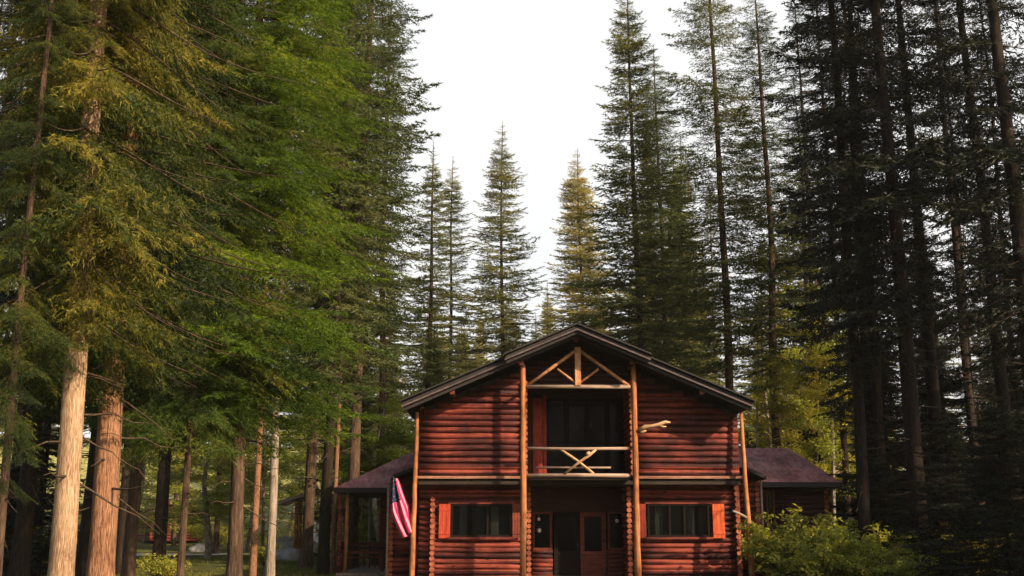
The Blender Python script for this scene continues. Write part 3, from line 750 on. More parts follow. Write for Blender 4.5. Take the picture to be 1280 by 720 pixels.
# stacked log ends (crossing wall corners)
for u in (541, 661, 786, 921):
    mb = MB(); z = ZB+.16; x = PX(u, 660, YL)
    top = ZF-.25 if u in (661, 786, 921) else PZ(622, YL)
    while z < top:
        mb.tube([(x, YL-.2-random.uniform(0, .06), z), (x, YL+(1.5 if u in (661, 786) else .05), z)], .075*random.uniform(.9, 1.05), 9, capmi=1); z += .155
    CB(mb, 'corner_logs', [M['log_dark'] if u != 541 else M['log'], M['log_end']])
def window(h, shut):
    x0, x1, z0, z1 = h; mb = MB(); y0, y1 = YL-.11, YL+.04; t = .055
    mb.box((x0, y0, z0), (x0+t, y1, z1)); mb.box((x1-t, y0, z0), (x1, y1, z1)); mb.box((x0+t, y0, z1-t), (x1-t, y1, z1)); mb.box((x0+t, y0, z0), (x1-t, y1, z0+t))
    for a in (.36, .60):
        x = x0+(x1-x0)*a; mb.box((x-.03, y0+.03, z0+t), (x+.03, y1-.02, z1-t))
    fr = CB(mb, 'window', M['dark_frame'])
    g = MB(); g.box((x0-.08, y0-.08, z0-.07), (x1+.08, y0+.02, z0-.005)); sub(g, 'sill', M['log'], fr)
    g = MB(); g.box((x0-.08, y0-.03, z1+.004), (x1+.08, y0+.04, z1+.09)); sub(g, 'lintel', M['log'], fr)
    g = MB(); g.box((x0+.03, YL-.025, z0+.03), (x1-.03, YL-.017, z1-.03)); sub(g, 'pane', M['glass'], fr)
    g = MB()
    for a in (.14, .66):
        g = MB()
        for k in range(6):
            x = x0+(x1-x0)*a+k*.035; g.box((x, YL+.13+.018*(k % 2), z0+.02), (x+.035, YL+.15+.018*(k % 2), z1-.02))
        sub(g, 'curtain', M['curtain'], fr)
    g = MB(); g.box((x0-.1, YL+.8, z0-.2), (x1+.1, YL+.83, z1+.2)); sub(g, 'room_wall', M['interior'], fr)
    for (sx0, sx1, sm_) in shut:
        g = MB(); zz0, zz1 = z0-.04, z1+.0
        n = 3; w = (sx1-sx0)/n
        for k in range(n): g.box((sx0+k*w+.004, y0-.045, zz0), (sx0+(k+1)*w-.004, y0-.012, zz1))
        g.box((sx0, y0-.062, zz0+.12), (sx1, y0-.045, zz0+.2)); g.box((sx0, y0-.062, zz1-.2), (sx1, y0-.045, zz1-.12))
        o = sub(g, 'shutter', M[sm_], cabin); o.location = (-XC, -YU, 0)
X_ = lambda u: PX(u, 650, YL-.15)
window(wl, [(X_(548.5), X_(563), 'shutter_red'), (X_(640.5), X_(650), 'log_dark')])
window(wr, [(X_(891), X_(906), 'shutter'), (X_(799), X_(807.5), 'red_trim')])
# entrance recess
YD = 34.6
za, zb_ = 0.12, PZ(640, YD)
ex0, ex1 = PX(660, 660, YD), PX(787, 660, YD)
mb = MB(); mb.box((ex0, YP-.3, -.1), (ex1, YD+.1, za)); CB(mb, 'porch_floor', M['rail'])
sx = lambda u: PX(u, 680, YD)
zp = PZ(688, YD)
log_wall('entrance_wall', sx(664), sx(691), za, zp, YD, .13)
log_wall('entrance_wall', sx(759), sx(784), za, zp, YD, .13, mat='log_dark')
mb = MB(); mb.box((ex0-.1, YD+.02, zb_), (ex1+.1, YD+.12, ZF-.1)); mb.box((ex0-.1, YD+.07, za), (sx(691), YD+.12, zp)); mb.box((sx(758), YD+.07, za), (ex1+.1, YD+.12, zp)); CB(mb, 'entrance_header', M['log_shade'])
for (a, b) in ((sx(666), sx(690)), (sx(760), sx(783))):
    mb = MB(); t = .06
    mb.box((a, YD-.05, zp+.02), (a+t, YD+.05, zb_)); mb.box((b-t, YD-.05, zp+.02), (b, YD+.05, zb_)); mb.box((a+t, YD-.05, zb_-t), (b-t, YD+.05, zb_)); mb.box((a+t, YD-.05, zp+.02), (b-t, YD+.05, zp+.08))
    w = CB(mb, 'side_window', M['log_dark'])
    g = MB(); g.box((a+.04, YD-.004, zp+.05), (b-.04, YD+.004, zb_-.03)); sub(g, 'pane', M['glass'], w)
    g = MB(); g.box((a, YD+.7, za), (b, YD+.72, zb_+.1)); sub(g, 'room_wall', M['interior'], w)
# double doors
for (a, b, mm) in ((sx(692.5), sx(724.5), 'dark_frame'), (sx(725.5), sx(757), 'log_dark')):
    mb = MB(); zmid = PZ(691, YD)
    mb.box((a, YD-.04, za), (a+.12, YD+.04, zb_)); mb.box((b-.12, YD-.04, za), (b, YD+.04, zb_)); mb.box((a+.12, YD-.04, zb_-.14), (b-.12, YD+.04, zb_)); mb.box((a+.12, YD-.04, zmid-.08), (b-.12, YD+.04, zmid+.05)); mb.box((a+.12, YD-.02, za), (b-.12, YD+.02, zmid-.08))
    dd = CB(mb, 'front_door', M[mm])
    g = MB(); g.box((a+.1, YD-.004, zmid), (b-.1, YD+.004, zb_-.1)); sub(g, 'pane', M['glass'], dd)
    g = MB(); x = b-.06 if mm == 'dark_frame' else a+.06; g.tube([(x, YD-.045, 1.05), (x, YD-.1, 1.05)], [.02, .035], 8); sub(g, 'handle', M['iron'], dd)
    g = MB(); g.box((a, YD+.9, za), (b, YD+.93, zb_+.1)); sub(g, 'room_wall', M['interior'], dd)
# lanterns
for (u, v, r_) in ((673.5, 649, .05), (674, 663, .065), (771, 651, .055)):
    p = at(u, v, YD-.2); mb = MB(); mb.tube([p+Vector((0, .14, .1)), p+Vector((0, .04, .12)), p+Vector((0, 0, .06))], .012, 6)
    l = CB(mb, 'lantern', M['iron'])
    g = MB(); g.tube([p+Vector((0, 0, -r_)), p+Vector((0, 0, -r_*.7)), p, p+Vector((0, 0, r_*.7)), p+Vector((0, 0, r_))], [r_*.3, r_*.8, r_, r_*.8, r_*.3], 12); sub(g, 'globe', M['lamp'], l)
# corner poles
for us, nm in (((519.5, 513), 'l'), ((930.5, 942), 'r')):
    z1 = EAVE_Z-.2 if nm == 'l' else EAVE_Z-.2
    xa, xb = PX(us[0], 560, YP), PX(us[1], 718, YP)
    pts = [(xa+(xb-xa)*.5*(1-t)**1+random.uniform(-.012, .012)-(0 if t < .5 else 0), YP-.05+.35*t, z1*t+(1-t)*-.05) for t in np.linspace(0, 1, 12)]
    mb = MB(); mb.tube(pts, [.085-.03*i/11 for i in range(12)], 12); CB(mb, 'corner_pole', M['post'])
mb = MB(); p = at(933, 647, YP-.1); mb.tube([at(916, 638.5, YP-.35), at(924, 642, YP-.2), p], [.03, .035, .045], 8, wob=.15); CB(mb, 'branch_stub', M['rail'])
# driftwood arm on the right post
mb = MB(); mb.tube([at(798, 538, YP-.2), at(806, 534, YP-.25), at(814, 533, YP-.3), at(824, 531, YP-.33), at(832, 527.5, YP-.36), at(838, 528, YP-.4)], [.045, .07, .048, .058, .05, .02], 9, wob=.5)
mb.tube([at(822, 531, YP-.33), at(829, 533.5, YP-.36), at(833, 533, YP-.38)], [.04, .028, .012], 7, wob=.3)
mb.tube([at(800, 541, YP-.2), at(808, 538, YP-.24)], [.05, .02], 7); CB(mb, 'driftwood_arm', M['dry_wood'])
# side bays
YS = 34.3
bz = PZ(598, YS)
for (u0, u1, s) in ((487, 522, -1), (924, 950, 1)):
    x0, x1 = PX(u0, 660, YS), PX(u1, 660, YS)
    log_wall('bay_wall', x0, x1, ZB, bz, YS, .16)
    mb = MB(); mb.box((x0+.02, YS+.05, ZB), (x1, YS+.15, bz)); CB(mb, 'chinking', M['soffit'])
    xe = x0 if s < 0 else x1
    mb = MB(); z = ZB+.1
    while z < bz-.05: mb.tube([(xe-s*.06, YS-.16, z), (xe-s*.06, YS+5, z)], .075, 9, capmi=1); z += .16
    CB(mb, 'corner_logs', [M['log'], M['log_end']])
    mb = MB(); mb.tube([(xe+s*.04, YS-.22, ZB), (xe+s*.04, YS-.22, bz-.05)], .035, 8); CB(mb, 'corner_trim', M['rail'])
    # small shed roof sloping out
    ua, ub, va, vb = (519, 489, 583, 594) if s < 0 else (932, 958, 583, 595)
    p, q = at(ua, va, YS-.7), at(ub, vb, YS-.7)
    pts = [(q.x, q.y, q.z), (p.x, p.y, p.z), (p.x, YS+5, p.z), (q.x, YS+5, q.z)]
    if s > 0: pts = [pts[1], pts[0], pts[3], pts[2]]
    mb = MB(); mb.slab(pts, .10); CB(mb, 'bay_roof', M['roof_edge'])
# wings: hip roofs
def hip(name, xe, z_e, y_f, y_b, xr, z_r, y_r, xin, over=.35):
    mb = MB(); th = .16
    A, B, C, D_ = Vector((xe, y_f, z_e)), Vector((xin, y_f, z_e)), Vector((xin, y_b, z_e)), Vector((xe, y_b, z_e))
    Rr, Ri = Vector((xr, y_r, z_r)), Vector((xin, y_r, z_r))
    t = Vector((0, 0, th))
    V = [A, B, C, D_, Rr, Ri, A-t, B-t, C-t, D_-t]
    mb.add(V, [(0, 1, 5, 4)], 0); mb.add(V, [(3, 0, 4)], 0); mb.add(V, [(2, 3, 4, 5)], 0)
    mb.add(V, [(6, 7, 1, 0), (9, 6, 0, 3), (8, 9, 3, 2), (1, 7, 8, 2, 5), (6, 9, 8, 7)], 1)
    return CB(mb, name, [M['roof'], M['roof_edge']])
YWf = 36.5
hip('wing_roof', PX(418, 610, YWf), PZ(609.5, YWf), YWf, 43.5, PX(530, 560, 40), PZ(558, 40), 40, XC-.6)
hip('wing_roof', PX(1051, 602, YWf), PZ(602.5, YWf), YWf, 43.5, PX(985, 560, 40), PZ(560, 40), 40, XC+.6)
# right wing wall with window, left porch
YW = 37.3
x0, x1 = PX(945, 640, YW), PX(1035, 640, YW); zt = PZ(604, YW)
wh = (PX(950, 640, YW), PX(968, 640, YW), PZ(655, YW), PZ(613, YW))
wh2 = (PX(985, 640, YW), PX(1008, 640, YW), PZ(655, YW), PZ(613, YW))
log_wall('wing_wall', x0, x1, ZB, zt, YW, .16, holes=[wh], mat='log_shade')
for h in (wh,):
    mb = MB(); a, b, c, d_ = h; t = .05
    mb.box((a, YW-.1, c), (a+t, YW+.03, d_)); mb.box((b-t, YW-.1, c), (b, YW+.03, d_)); mb.box((a+t, YW-.1, d_-t), (b-t, YW+.03, d_)); mb.box((a+t, YW-.1, c), (b-t, YW+.03, c+t)); mb.box(((a+b)/2-.02, YW-.08, c+t), ((a+b)/2+.02, YW+.02, d_-t))
    w = CB(mb, 'wing_window', M['log_dark']); g = MB(); g.box((a+.02, YW-.02, c+.02), (b-.02, YW-.01, d_-.02)); sub(g, 'pane', M['glass'], w)
    g = MB(); g.box((a, YW+.7, c), (b, YW+.72, d_)); sub(g, 'room_wall', M['interior'], w)
mb = MB()
for k in range(18): mb.tube([(x1-.06, YW-.1, ZB+.1+k*.16), (x1-.06, YW+5, ZB+.1+k*.16)], .075, 8, capmi=1)
CB(mb, 'side_wall', [M['log_dark'], M['log_end']])
for u, mt, rr in ((424.5, 'log', .07), (433, 'post', .06), (462, 'rail', .05)):
    mb = MB(); Yp = YWf+.35 if u != 462 else YWf+5.5
    x = PX(u, 660, Yp); mb.tube([(x, Yp, -.1), (x+.01, Yp, 1.3), (x, Yp, PZ(612, YWf))], rr, 10); CB(mb, 'porch_post', M[mt])
mb = MB(); mb.box((PX(420, 700, YWf), YWf+.1, -.1), (XC-3, 43, .12)); CB(mb, 'porch_deck', M['rail'])
mb = MB(); xa, xb = PX(425, 690, YWf+.3), PX(487, 690, YWf+.3)
mb.tube([(xa, YWf+4.8, .95), (xb, YWf+4.8, .95)], .04, 8); mb.tube([(xa, YWf+4.8, .5), (xb, YWf+4.8, .5)], .035, 8)
for k in range(9):
    x = xa+(xb-xa)*k/8; mb.tube([(x, YWf+4.8, .1), (x, YWf+4.8, .95)], .03, 6)
CB(mb, 'porch_rail', M['log_dark'])
mb = MB(); mb.box((PX(474, 650, 40), 40.2, -.1), (XC, 40.4, 2.6)); CB(mb, 'wing_wall', M['log_dark'])
# bench on the porch
bn = empty('porch_bench', (PX(452, 690, 38.5), 38.6, .12)); tag(bn, 'dark red timber bench under the left wing roof of the cabin', 'bench')
g = MB()
for k in range(3): g.box((-.8, k*.14-.2, .42), (.8, k*.14-.08, .46))
g.build('seat', M['log'], bn)
g = MB()
for k in range(3): g.box((-.8, .24, .55+k*.14), (.8, .27, .66+k*.14))
g.build('backrest', M['log'], bn)
for x in (-.7, .7):
    g = MB(); g.box((x-.04, -.2, 0), (x+.04, -.12, .42)); g.build('leg', M['log_dark'], bn)
    g = MB(); g.box((x-.04, .275, 0), (x+.04, .34, .98)); g.build('leg', M['log_dark'], bn)

# ------------------------------------------------------------------ flag
fl = empty('flag', at(491, 598, YP)); tag(fl, 'american flag hanging in folds at the left corner of the cabin', 'flag')
base = fl.location.copy()
g = MB(); g.tube([at(490.5, 596, YP-.05)-base, at(493, 599, YP+.1)-base, at(505, 612, YP+1.0)-base, at(515, 622, YP+1.9)-base], .022, 8); g.tube([at(490, 595.4, YP-.09)-base, at(490.5, 596, YP-.05)-base], [.03, .03], 8); g.build('staff', M['iron'], fl)
nu, nv = 60, 39
V = []; Q = []; mi = []
p0 = at(493.5, 598, YP)-base; p1 = at(511, 668, YP)-base
for i in range(nu+1):
    s = i/nu
    c = p0.lerp(p1, s); w = .12+.42*min(1, s*1.8)-.2*max(0, s-.55)/.45
    c = c+Vector((-.10*math.sin(s*math.pi), 0, 0))
    for j in range(nv+1):
        q = j/nv; fold = math.sin(q*9.0*math.pi*.5+s*2.0)
        V.append(c+Vector(((q-.5)*w+.018*math.sin(q*14+s*3), .10*fold*(.6+.6*s)+.05*q, .10*(q-.5)*(1 if s > .05 else 0)+.16*(q-.5)*s)))
for i in range(nu):
    for j in range(nv):
        Q.append((i*(nv+1)+j, i*(nv+1)+j+1, (i+1)*(nv+1)+j+1, (i+1)*(nv+1)+j))
        st = j//3
        if i < 25 and st < 10: mi.append(1 if (i % 4 == 2 and j % 3 == 1 and (i//4+j//3) % 2 == 0) else 2)
        else: mi.append(0 if st % 2 == 0 else 1)
me = np_mesh('cloth', [tuple(v) for v in V], [np.array(Q)], [M['flag_red'], M['flag_white'], M['flag_blue']], mi, True)
cl = link('cloth', me, fl)
sm = cl.modifiers.new('thick', 'SOLIDIFY'); sm.thickness = .004

# ------------------------------------------------------------------ far huts and rocks
def hut(name, label, u, Y, wid, dep, hz, rz_, wall, roof, rot):
    o = empty(name, (PX(u, 660, Y), Y, ground_z(PX(u, 660, Y), Y)), rot); tag(o, label, 'hut' if name == 'open_shelter' else 'cabin')
    g = MB()
    if name == 'open_shelter':
        g = None
        for x in (-wid/2+.3, wid/2-.3):
            for y in (-dep/2+.3, dep/2-.3):
                q = MB(); q.tube([(x, y, -.2), (x, y, hz)], .1, 8); q.build('post', M['post'], o)
    else:
        z = .1
        while z < hz:
            for y in (-dep/2, dep/2): g.tube([(-wid/2, y, z), (wid/2, y, z)], .11, 7)
            for x in (-wid/2+.1, wid/2-.1): g.tube([(x, -dep/2-.1, z), (x, dep/2+.1, z)], .105, 7)
            z += .2
        for y in (-dep/2, dep/2):
            g.add([(-wid/2, y-.03, hz), (wid/2, y-.03, hz), (0, y-.03, rz_-.1), (-wid/2, y+.03, hz), (wid/2, y+.03, hz), (0, y+.03, rz_-.1)], [(0, 1, 2), (5, 4, 3), (0, 3, 4, 1), (1, 4, 5, 2), (2, 5, 3, 0)])
        g.build('wall', M[wall], o)
        q = MB(); q.box((-.45, -dep/2-.16, 0), (.45, -dep/2-.11, 1.95)); q.build('door', M['dark_frame'], o)
        q = MB(); q.box((.9, -dep/2-.16, .9), (1.7, -dep/2-.11, 1.7)); q.build('window', M['glass'], o)
    r = MB(); W = wid/2+.5; Dp = dep/2+.6
    r.slab([(-W, -Dp, hz-.1), (0, -Dp, rz_), (0, Dp, rz_), (-W, Dp, hz-.1)], .14); r.slab([(0, -Dp, rz_), (W, -Dp, hz-.1), (W, Dp, hz-.1), (0, Dp, rz_)], .14)
    r.build('roof', M[roof], o)
hut('open_shelter', 'small open shelter with a pale brown low roof between the trunks left of the cabin', 391, 54, 2.0, 2.6, 2.75, 3.15, 'log', 'rail', .1)
hut('far_cabin', 'tiny far cabin with a reddish roof beyond the gravel path', 213, 86, 4.0, 5.0, 2.0, 3.2, 'log_dark', 'roof', .5)
def boulder(seed, u, Y, sz, label):
    rg = np.random.RandomState(seed)
    import bmesh
    bm = bmesh.new(); bmesh.ops.create_icosphere(bm, subdivisions=4, radius=1)
    ph = rg.uniform(0, 6, 9)
    for v in bm.verts:
        c = v.co; k = 1+.16*math.sin(c.x*2.3+ph[0])*math.cos(c.y*2.1+ph[1])+.10*math.sin(c.z*4+ph[2]+c.x*3)+.05*math.sin(c.x*9+ph[3])*math.sin(c.y*8+ph[4])
        v.co = Vector((c.x*sz*1.3, c.y*sz, max(c.z, -.4)*sz*.75))*k
    me = bpy.data.meshes.new('boulder'); bm.to_mesh(me); bm.free(); me.materials.append(M['rock'])
    for p in me.polygons: p.use_smooth = True
    o = link('boulder', me); x = PX(u, 690, Y); o.location = (x, Y, ground_z(x, Y)+sz*.15); tag(o, label, 'boulder', 'boulders by the path')
boulder(1, 368, 56, 1.15, 'large pale boulder between the trunks, nearest the open shelter')
boulder(2, 250, 72, .5, 'low grey boulder at the far edge of the gravel path')
boulder(3, 358, 52, .6, 'smaller pale boulder lying just in front of the large one')

# ------------------------------------------------------------------ TREES
G1 = 'big foreground conifers on the left'; G2 = 'slim trunks in the left clearing'; G3 = 'tall spruces behind the cabin'; G4 = 'dark conifers on the right'
T = tree
T('hem_tan', 'conifer_tree', 85, 560, 15.5, 27, 'thick trunk with pale tan bark glowing in the sun, second from the left edge', group=G1, d=.31, r=2.2, rz=1.4)
T('hem_red', 'conifer_tree', 131, 560, 18, 26, 'thick reddish brown trunk sunlit on its right half, just right of the pale tan one', group=G1, d=.38, r=2.3, rz=2.2)
T('hem_slim', 'conifer_tree', 10, 560, 14, 14, 'slender leaning reddish trunk with drooping yellow sprays at the left edge', group=G1, d=.11, r=1.0, rz=4.0)
T('hem_lime', 'conifer_tree', 296, 600, 24, 25, 'bright green hemlock with a dense drooping crown that fills the upper left', group=G1, d=.29, r=3.8, rz=1.0)
T('hem1', 'conifer_tree', 232, 600, 22, 22, 'slim dark trunk in front of the bright green tree by the path, green crown above', group=G1, d=.13, r=2.2, rz=3.0)
T('hem1', 'conifer_tree', 172, 600, 27, 27, 'medium trunk dark above and pinkish near the ground, right of the two thick ones', group=G1, d=.28, r=2.8, rz=5.0)
T('mid_grey', 'conifer_tree', 343, 600, 31, 26, 'straight pale grey trunk standing alone left of the open shelter', group=G2, d=.23, r=1.9)
T('mid_dark', 'conifer_tree', 408, 650, 38, 31, 'dark trunk right in front of the open shelter with a tall ragged crown', group=G2, d=.36, r=2.8, rz=1.2, lean=(.5, 0))
T('mid_red', 'conifer_tree', 419, 650, 39.5, 27, 'thin reddish trunk close beside the dark one at the left porch', group=G2, d=.15, r=1.8)
T('mid_dark', 'conifer_tree', 385, 650, 47, 30, 'dark trunk left of the open shelter, behind the boulders', group=G2, d=.30, r=2.6)
T('mid_red', 'conifer_tree', 318, 650, 36, 24, 'thin orange lit trunk just right of the bright hemlock trunk', group=G2, d=.20, r=1.6)
T('mid1', 'conifer_tree', 271, 640, 62, 27, 'thin far trunk beside the sunlit round tree at the path', group=G2, d=.3, r=2.3)
T('mid_dark', 'conifer_tree', 197, 640, 44, 28, 'first of two thin dark trunks left of the far cabin', group=G2, d=.3, r=2.3)
T('mid_dark', 'conifer_tree', 206, 640, 50, 28, 'second of two thin dark trunks, right against the far cabin', group=G2, d=.26, r=2.2)
T('mid_dark', 'conifer_tree', 152, 640, 40, 29, 'dim dark trunk seen just right of the reddish brown foreground trunk', group=G2, d=.28, r=2.5)
T('dark1', 'conifer_tree', 38, 600, 26, 29, 'dark shaded trunk between the left edge and the pale tan trunk', group=G1, d=.40, r=3.0)
T('dark2', 'conifer_tree', 22, 600, 34, 30, 'blackish trunk behind the leaning one at the left edge', group=G1, d=.5, r=3.0)
T('dark1', 'conifer_tree', 112, 600, 30, 29, 'dark trunk hidden behind the reddish brown foreground trunk', group=G1, d=.36, r=2.8)
T('mid1', 'spruce_tree', 449, 400, 41, 34, 'tallest spruce left of the white sky, its ragged crown running out of the top', group=G3, d=.42, r=3.7, rz=.7)
T('mid2', 'spruce_tree', 477, 450, 48, 28, 'dark thin trunk and layered crown just left of the cabin roof', group=G3, d=.34, r=2.9, rz=2.5)
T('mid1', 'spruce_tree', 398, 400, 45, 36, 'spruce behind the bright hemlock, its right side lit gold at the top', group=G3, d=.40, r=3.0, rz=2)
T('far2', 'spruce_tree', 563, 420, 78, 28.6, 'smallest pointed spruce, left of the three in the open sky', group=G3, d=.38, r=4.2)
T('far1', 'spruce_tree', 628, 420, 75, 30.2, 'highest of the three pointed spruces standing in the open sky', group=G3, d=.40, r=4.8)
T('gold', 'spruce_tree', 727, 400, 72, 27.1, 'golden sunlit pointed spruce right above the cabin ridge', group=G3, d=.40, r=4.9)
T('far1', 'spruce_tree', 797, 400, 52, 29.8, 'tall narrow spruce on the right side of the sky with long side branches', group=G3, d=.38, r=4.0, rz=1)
T('mid1', 'spruce_tree', 829, 400, 58, 28.5, 'bushy green spruce with its pointed top right of the tall narrow one', group=G3, d=.36, r=4.3)
T('mid2', 'spruce_tree', 907, 420, 50, 32.0, 'tall spruce with a bare straight trunk rising behind the right roof end', group=G3, d=.44, r=4.4, rz=4)
T('mid_grey', 'spruce_tree', 893, 420, 66, 24, 'pale thin trunk just left of the bare straight one', group=G3, d=.25, r=1.7)
T('far3', 'spruce_tree', 857, 400, 66, 26, 'spruce with a dim trunk between the bushy one and the bare straight trunk', group=G3, d=.34, r=3.6)
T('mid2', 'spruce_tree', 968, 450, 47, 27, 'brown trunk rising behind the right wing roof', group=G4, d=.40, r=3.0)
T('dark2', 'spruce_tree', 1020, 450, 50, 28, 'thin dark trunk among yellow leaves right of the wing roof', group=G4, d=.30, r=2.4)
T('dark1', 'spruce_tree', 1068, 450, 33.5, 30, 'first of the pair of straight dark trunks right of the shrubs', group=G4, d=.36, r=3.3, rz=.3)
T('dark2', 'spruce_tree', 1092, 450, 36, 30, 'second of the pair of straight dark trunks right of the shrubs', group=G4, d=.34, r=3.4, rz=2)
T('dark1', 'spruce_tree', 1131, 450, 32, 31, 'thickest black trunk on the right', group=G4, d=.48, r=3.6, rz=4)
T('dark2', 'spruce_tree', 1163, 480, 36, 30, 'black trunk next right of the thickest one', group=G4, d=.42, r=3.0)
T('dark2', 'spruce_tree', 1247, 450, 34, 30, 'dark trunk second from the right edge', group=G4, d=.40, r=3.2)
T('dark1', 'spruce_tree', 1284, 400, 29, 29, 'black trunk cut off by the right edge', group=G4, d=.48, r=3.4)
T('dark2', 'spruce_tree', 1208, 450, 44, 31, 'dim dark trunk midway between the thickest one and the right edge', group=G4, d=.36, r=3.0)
T('dark1', 'spruce_tree', 1049, 450, 44, 28, 'thin dark trunk behind the sunlit leafy tree', group=G4, d=.26, r=2.4)
# filler trees
random.seed(21)
def fill(n, ur, Yr, kinds, name, label, group, Hr=(24, 32), rr=(2.2, 3.0), md=3.2):
    pts = []
    tries = 0
    while len(pts) < n and tries < 4000:
        tries += 1
        u = random.uniform(*ur); Y = random.uniform(*Yr); x = PX(u, 640, Y)
        ds_ = (x-8.3)*NX+(Y-32.5)*NY
        if group.startswith('half') and 340 < u < 402 and Y < 62: continue
        if group.startswith(('silhou', 'shaded small')) and (9 < ds_ < 17 or 23 < ds_ < 34): continue
        if all((x-a)**2+(Y-b)**2 > md*md for a, b in pts): pts.append((x, Y))
    for x, Y in pts:
        T(random.choice(kinds), name, 0, 0, Y, random.uniform(*Hr), label, group=group, d=random.uniform(.25, .42), r=random.uniform(*rr), X=x)
fill(9, (-60, 380), (66, 100), ['mid2', 'far1', 'far2'], 'conifer_tree', 'background conifer crowded deep in the left forest', 'background conifers in the left forest')
fill(9, (-80, 130), (30, 60), ['dark1', 'dark2', 'mid_dark'], 'conifer_tree', 'shaded conifer standing behind the thick foreground trunks at far left', 'shaded conifers at far left', md=2.5)
fill(5, (400, 540), (62, 105), ['far1', 'far2', 'far3'], 'conifer_tree', 'background conifer filling the gap left of the cabin roof', 'background conifers left of the roof', Hr=(22, 28))
fill(28, (530, 790), (84, 122), ['far1', 'far3', 'gold'], 'conifer_tree', 'low hazy conifer just above the cabin roof under the open sky', 'low conifers above the cabin roof', Hr=(15, 23))
fill(11, (790, 1010), (66, 120), ['far1', 'far2', 'far3', 'gold'], 'conifer_tree', 'background conifer behind the right half of the cabin', 'background conifers right of the ridge', Hr=(22, 29))
fill(15, (1020, 1400), (38, 95), ['dark1', 'dark2'], 'spruce_tree', 'black silhouetted spruce deep in the right forest', 'silhouetted spruces in the right forest', rr=(2.2, 3.0), md=3.5)
# off frame trees on the sun side that shade the right forest
for k, (x, y) in enumerate([lane(*a_) for a_ in [(2.6, 15), (4.4, 18), (6, 15), (7.2, 19), (2.4, 20), (5, 23)]]):
    T('dark1' if k % 2 else 'dark2', 'spruce_tree', 0, 0, y, 27, 'tall dark spruce added beyond the right edge of the view for shade', group='spruces beyond the right edge', d=.45, r=3.6, X=x)
for k, (x, y) in enumerate([(-14, 12), (-17, 18), (-19, 25), (-16, 7), (-22, 33)]):  # added out of view to hold back sky light on the left
    T('dark1' if k % 2 else 'dark2', 'spruce_tree', 0, 0, y, 28, 'tall dark spruce added beyond the left edge of the view', group='spruces beyond the left edge', d=.45, r=3.4, X=x)
for k, (x, y) in enumerate([(-36, -22), (-26, -30), (-15, -26), (-6, -38), (3, -33), (13, -40), (24, -32), (35, -38), (-30, -8), (-24, 2), (36, -18), (44, -26), (-10, -46), (19, -50), (30, -48), (-1, -52), (-20, -40), (9, -54)]):  # added out of view to darken glass reflections and sky light
    T('dark1' if k % 2 else 'dark2', 'spruce_tree', 0, 0, y, 29, 'tall dark spruce added behind the camera position, out of view', group='spruces behind the viewer', d=.45, r=3.6, X=x)
for k, (s_, q_) in enumerate(((-5.9, 14), (-4.1, 16), (-2.6, 15))):  # added out of view so their shadow darkens the cabin's lower storey
    T('far2', 'spruce_tree', 0, 0, lane(s_, q_)[1], (13.6, 13.8, 12.4)[k], 'shorter slender spruce added beyond the right edge to shade the cabin', group='slender spruces beyond the right edge', d=.22, r=2.0, X=lane(s_, q_)[0])
# understory
T('leafy2', 'leafy_tree', 255, 640, 74, 8.5, 'round sunlit bright green tree beyond the gravel path', group='small leafy trees', r=3.6)
T('leafy2', 'leafy_tree', 185, 640, 84, 10, 'sunlit green tree behind the far cabin', group='small leafy trees', r=4)
T('leafy', 'leafy_tree', 325, 640, 82, 12, 'pale green tree beyond the path, behind the large pale boulder', group='small leafy trees', r=4)
T('leafy', 'leafy_tree', 1042, 560, 44, 12, 'bright green leafy tree lit beside the right wing roof', group='small leafy trees', r=2.2)
T('yellow', 'leafy_tree', 955, 400, 49, 14.5, 'yellow leaved tree behind the right end of the main roof', group='small leafy trees', r=3.0)
T('yellow', 'leafy_tree', 938, 480, 46, 9, 'lower yellow green tree just above the right wing roof', group='small leafy trees', r=2.4)
T('yellow', 'leafy_tree', 1008, 500, 45, 9.5, 'yellow green tree between the brown trunk and the thin dark one', group='small leafy trees', r=2.3)
T('leafy', 'leafy_tree', 672, 420, 80, 12.5, 'yellow green leafy tree peeking over the left slope of the roof', group='small leafy trees', r=3.0)
T('leafy', 'leafy_tree', 500, 560, 50, 8, 'leafy tree over the left wing roof against the cabin wall', group='small leafy trees', r=2.5)
T('leafy2', 'leafy_tree', 452, 620, 47, 5, 'leafy green tree seen under the left wing roof', group='small leafy trees', r=2.4)
T('leafy', 'leafy_tree', 330, 560, 56, 11, 'sunlit leafy tree behind the pale grey trunk', group='small leafy trees', r=2.8)
T('young', 'young_conifer', 440, 500, 50, 13, 'young conifer rising above the outer end of the left wing roof', group='young conifers', r=2.2)
T('young_dark', 'young_conifer', 60, 560, 33, 8, 'shaded young conifer behind the pale tan trunk', group='young conifers', r=2.0)
T('young_dark', 'young_conifer', 1190, 600, 30, 5, 'shaded young conifer low between the black trunks', group='young conifers', r=2.0)
T('young_dark', 'young_conifer', 1100, 640, 34, 4, 'low dark conifer beside the right end of the shrubs', group='young conifers', r=1.8)
T('young_dark', 'young_conifer', 1250, 600, 27, 5, 'shaded young conifer near the right edge', group='young conifers', r=2.1)
T('young', 'young_conifer', 865, 430, 62, 12, 'young green conifer over the right roof slope', group='young conifers', r=2.2)
T('young', 'young_conifer', 540, 450, 62, 13, 'young green conifer over the left roof slope', group='young conifers', r=2.2)
T('young', 'young_conifer', 775, 420, 64, 13, 'young green conifer right of the ridge', group='young conifers', r=2.3)

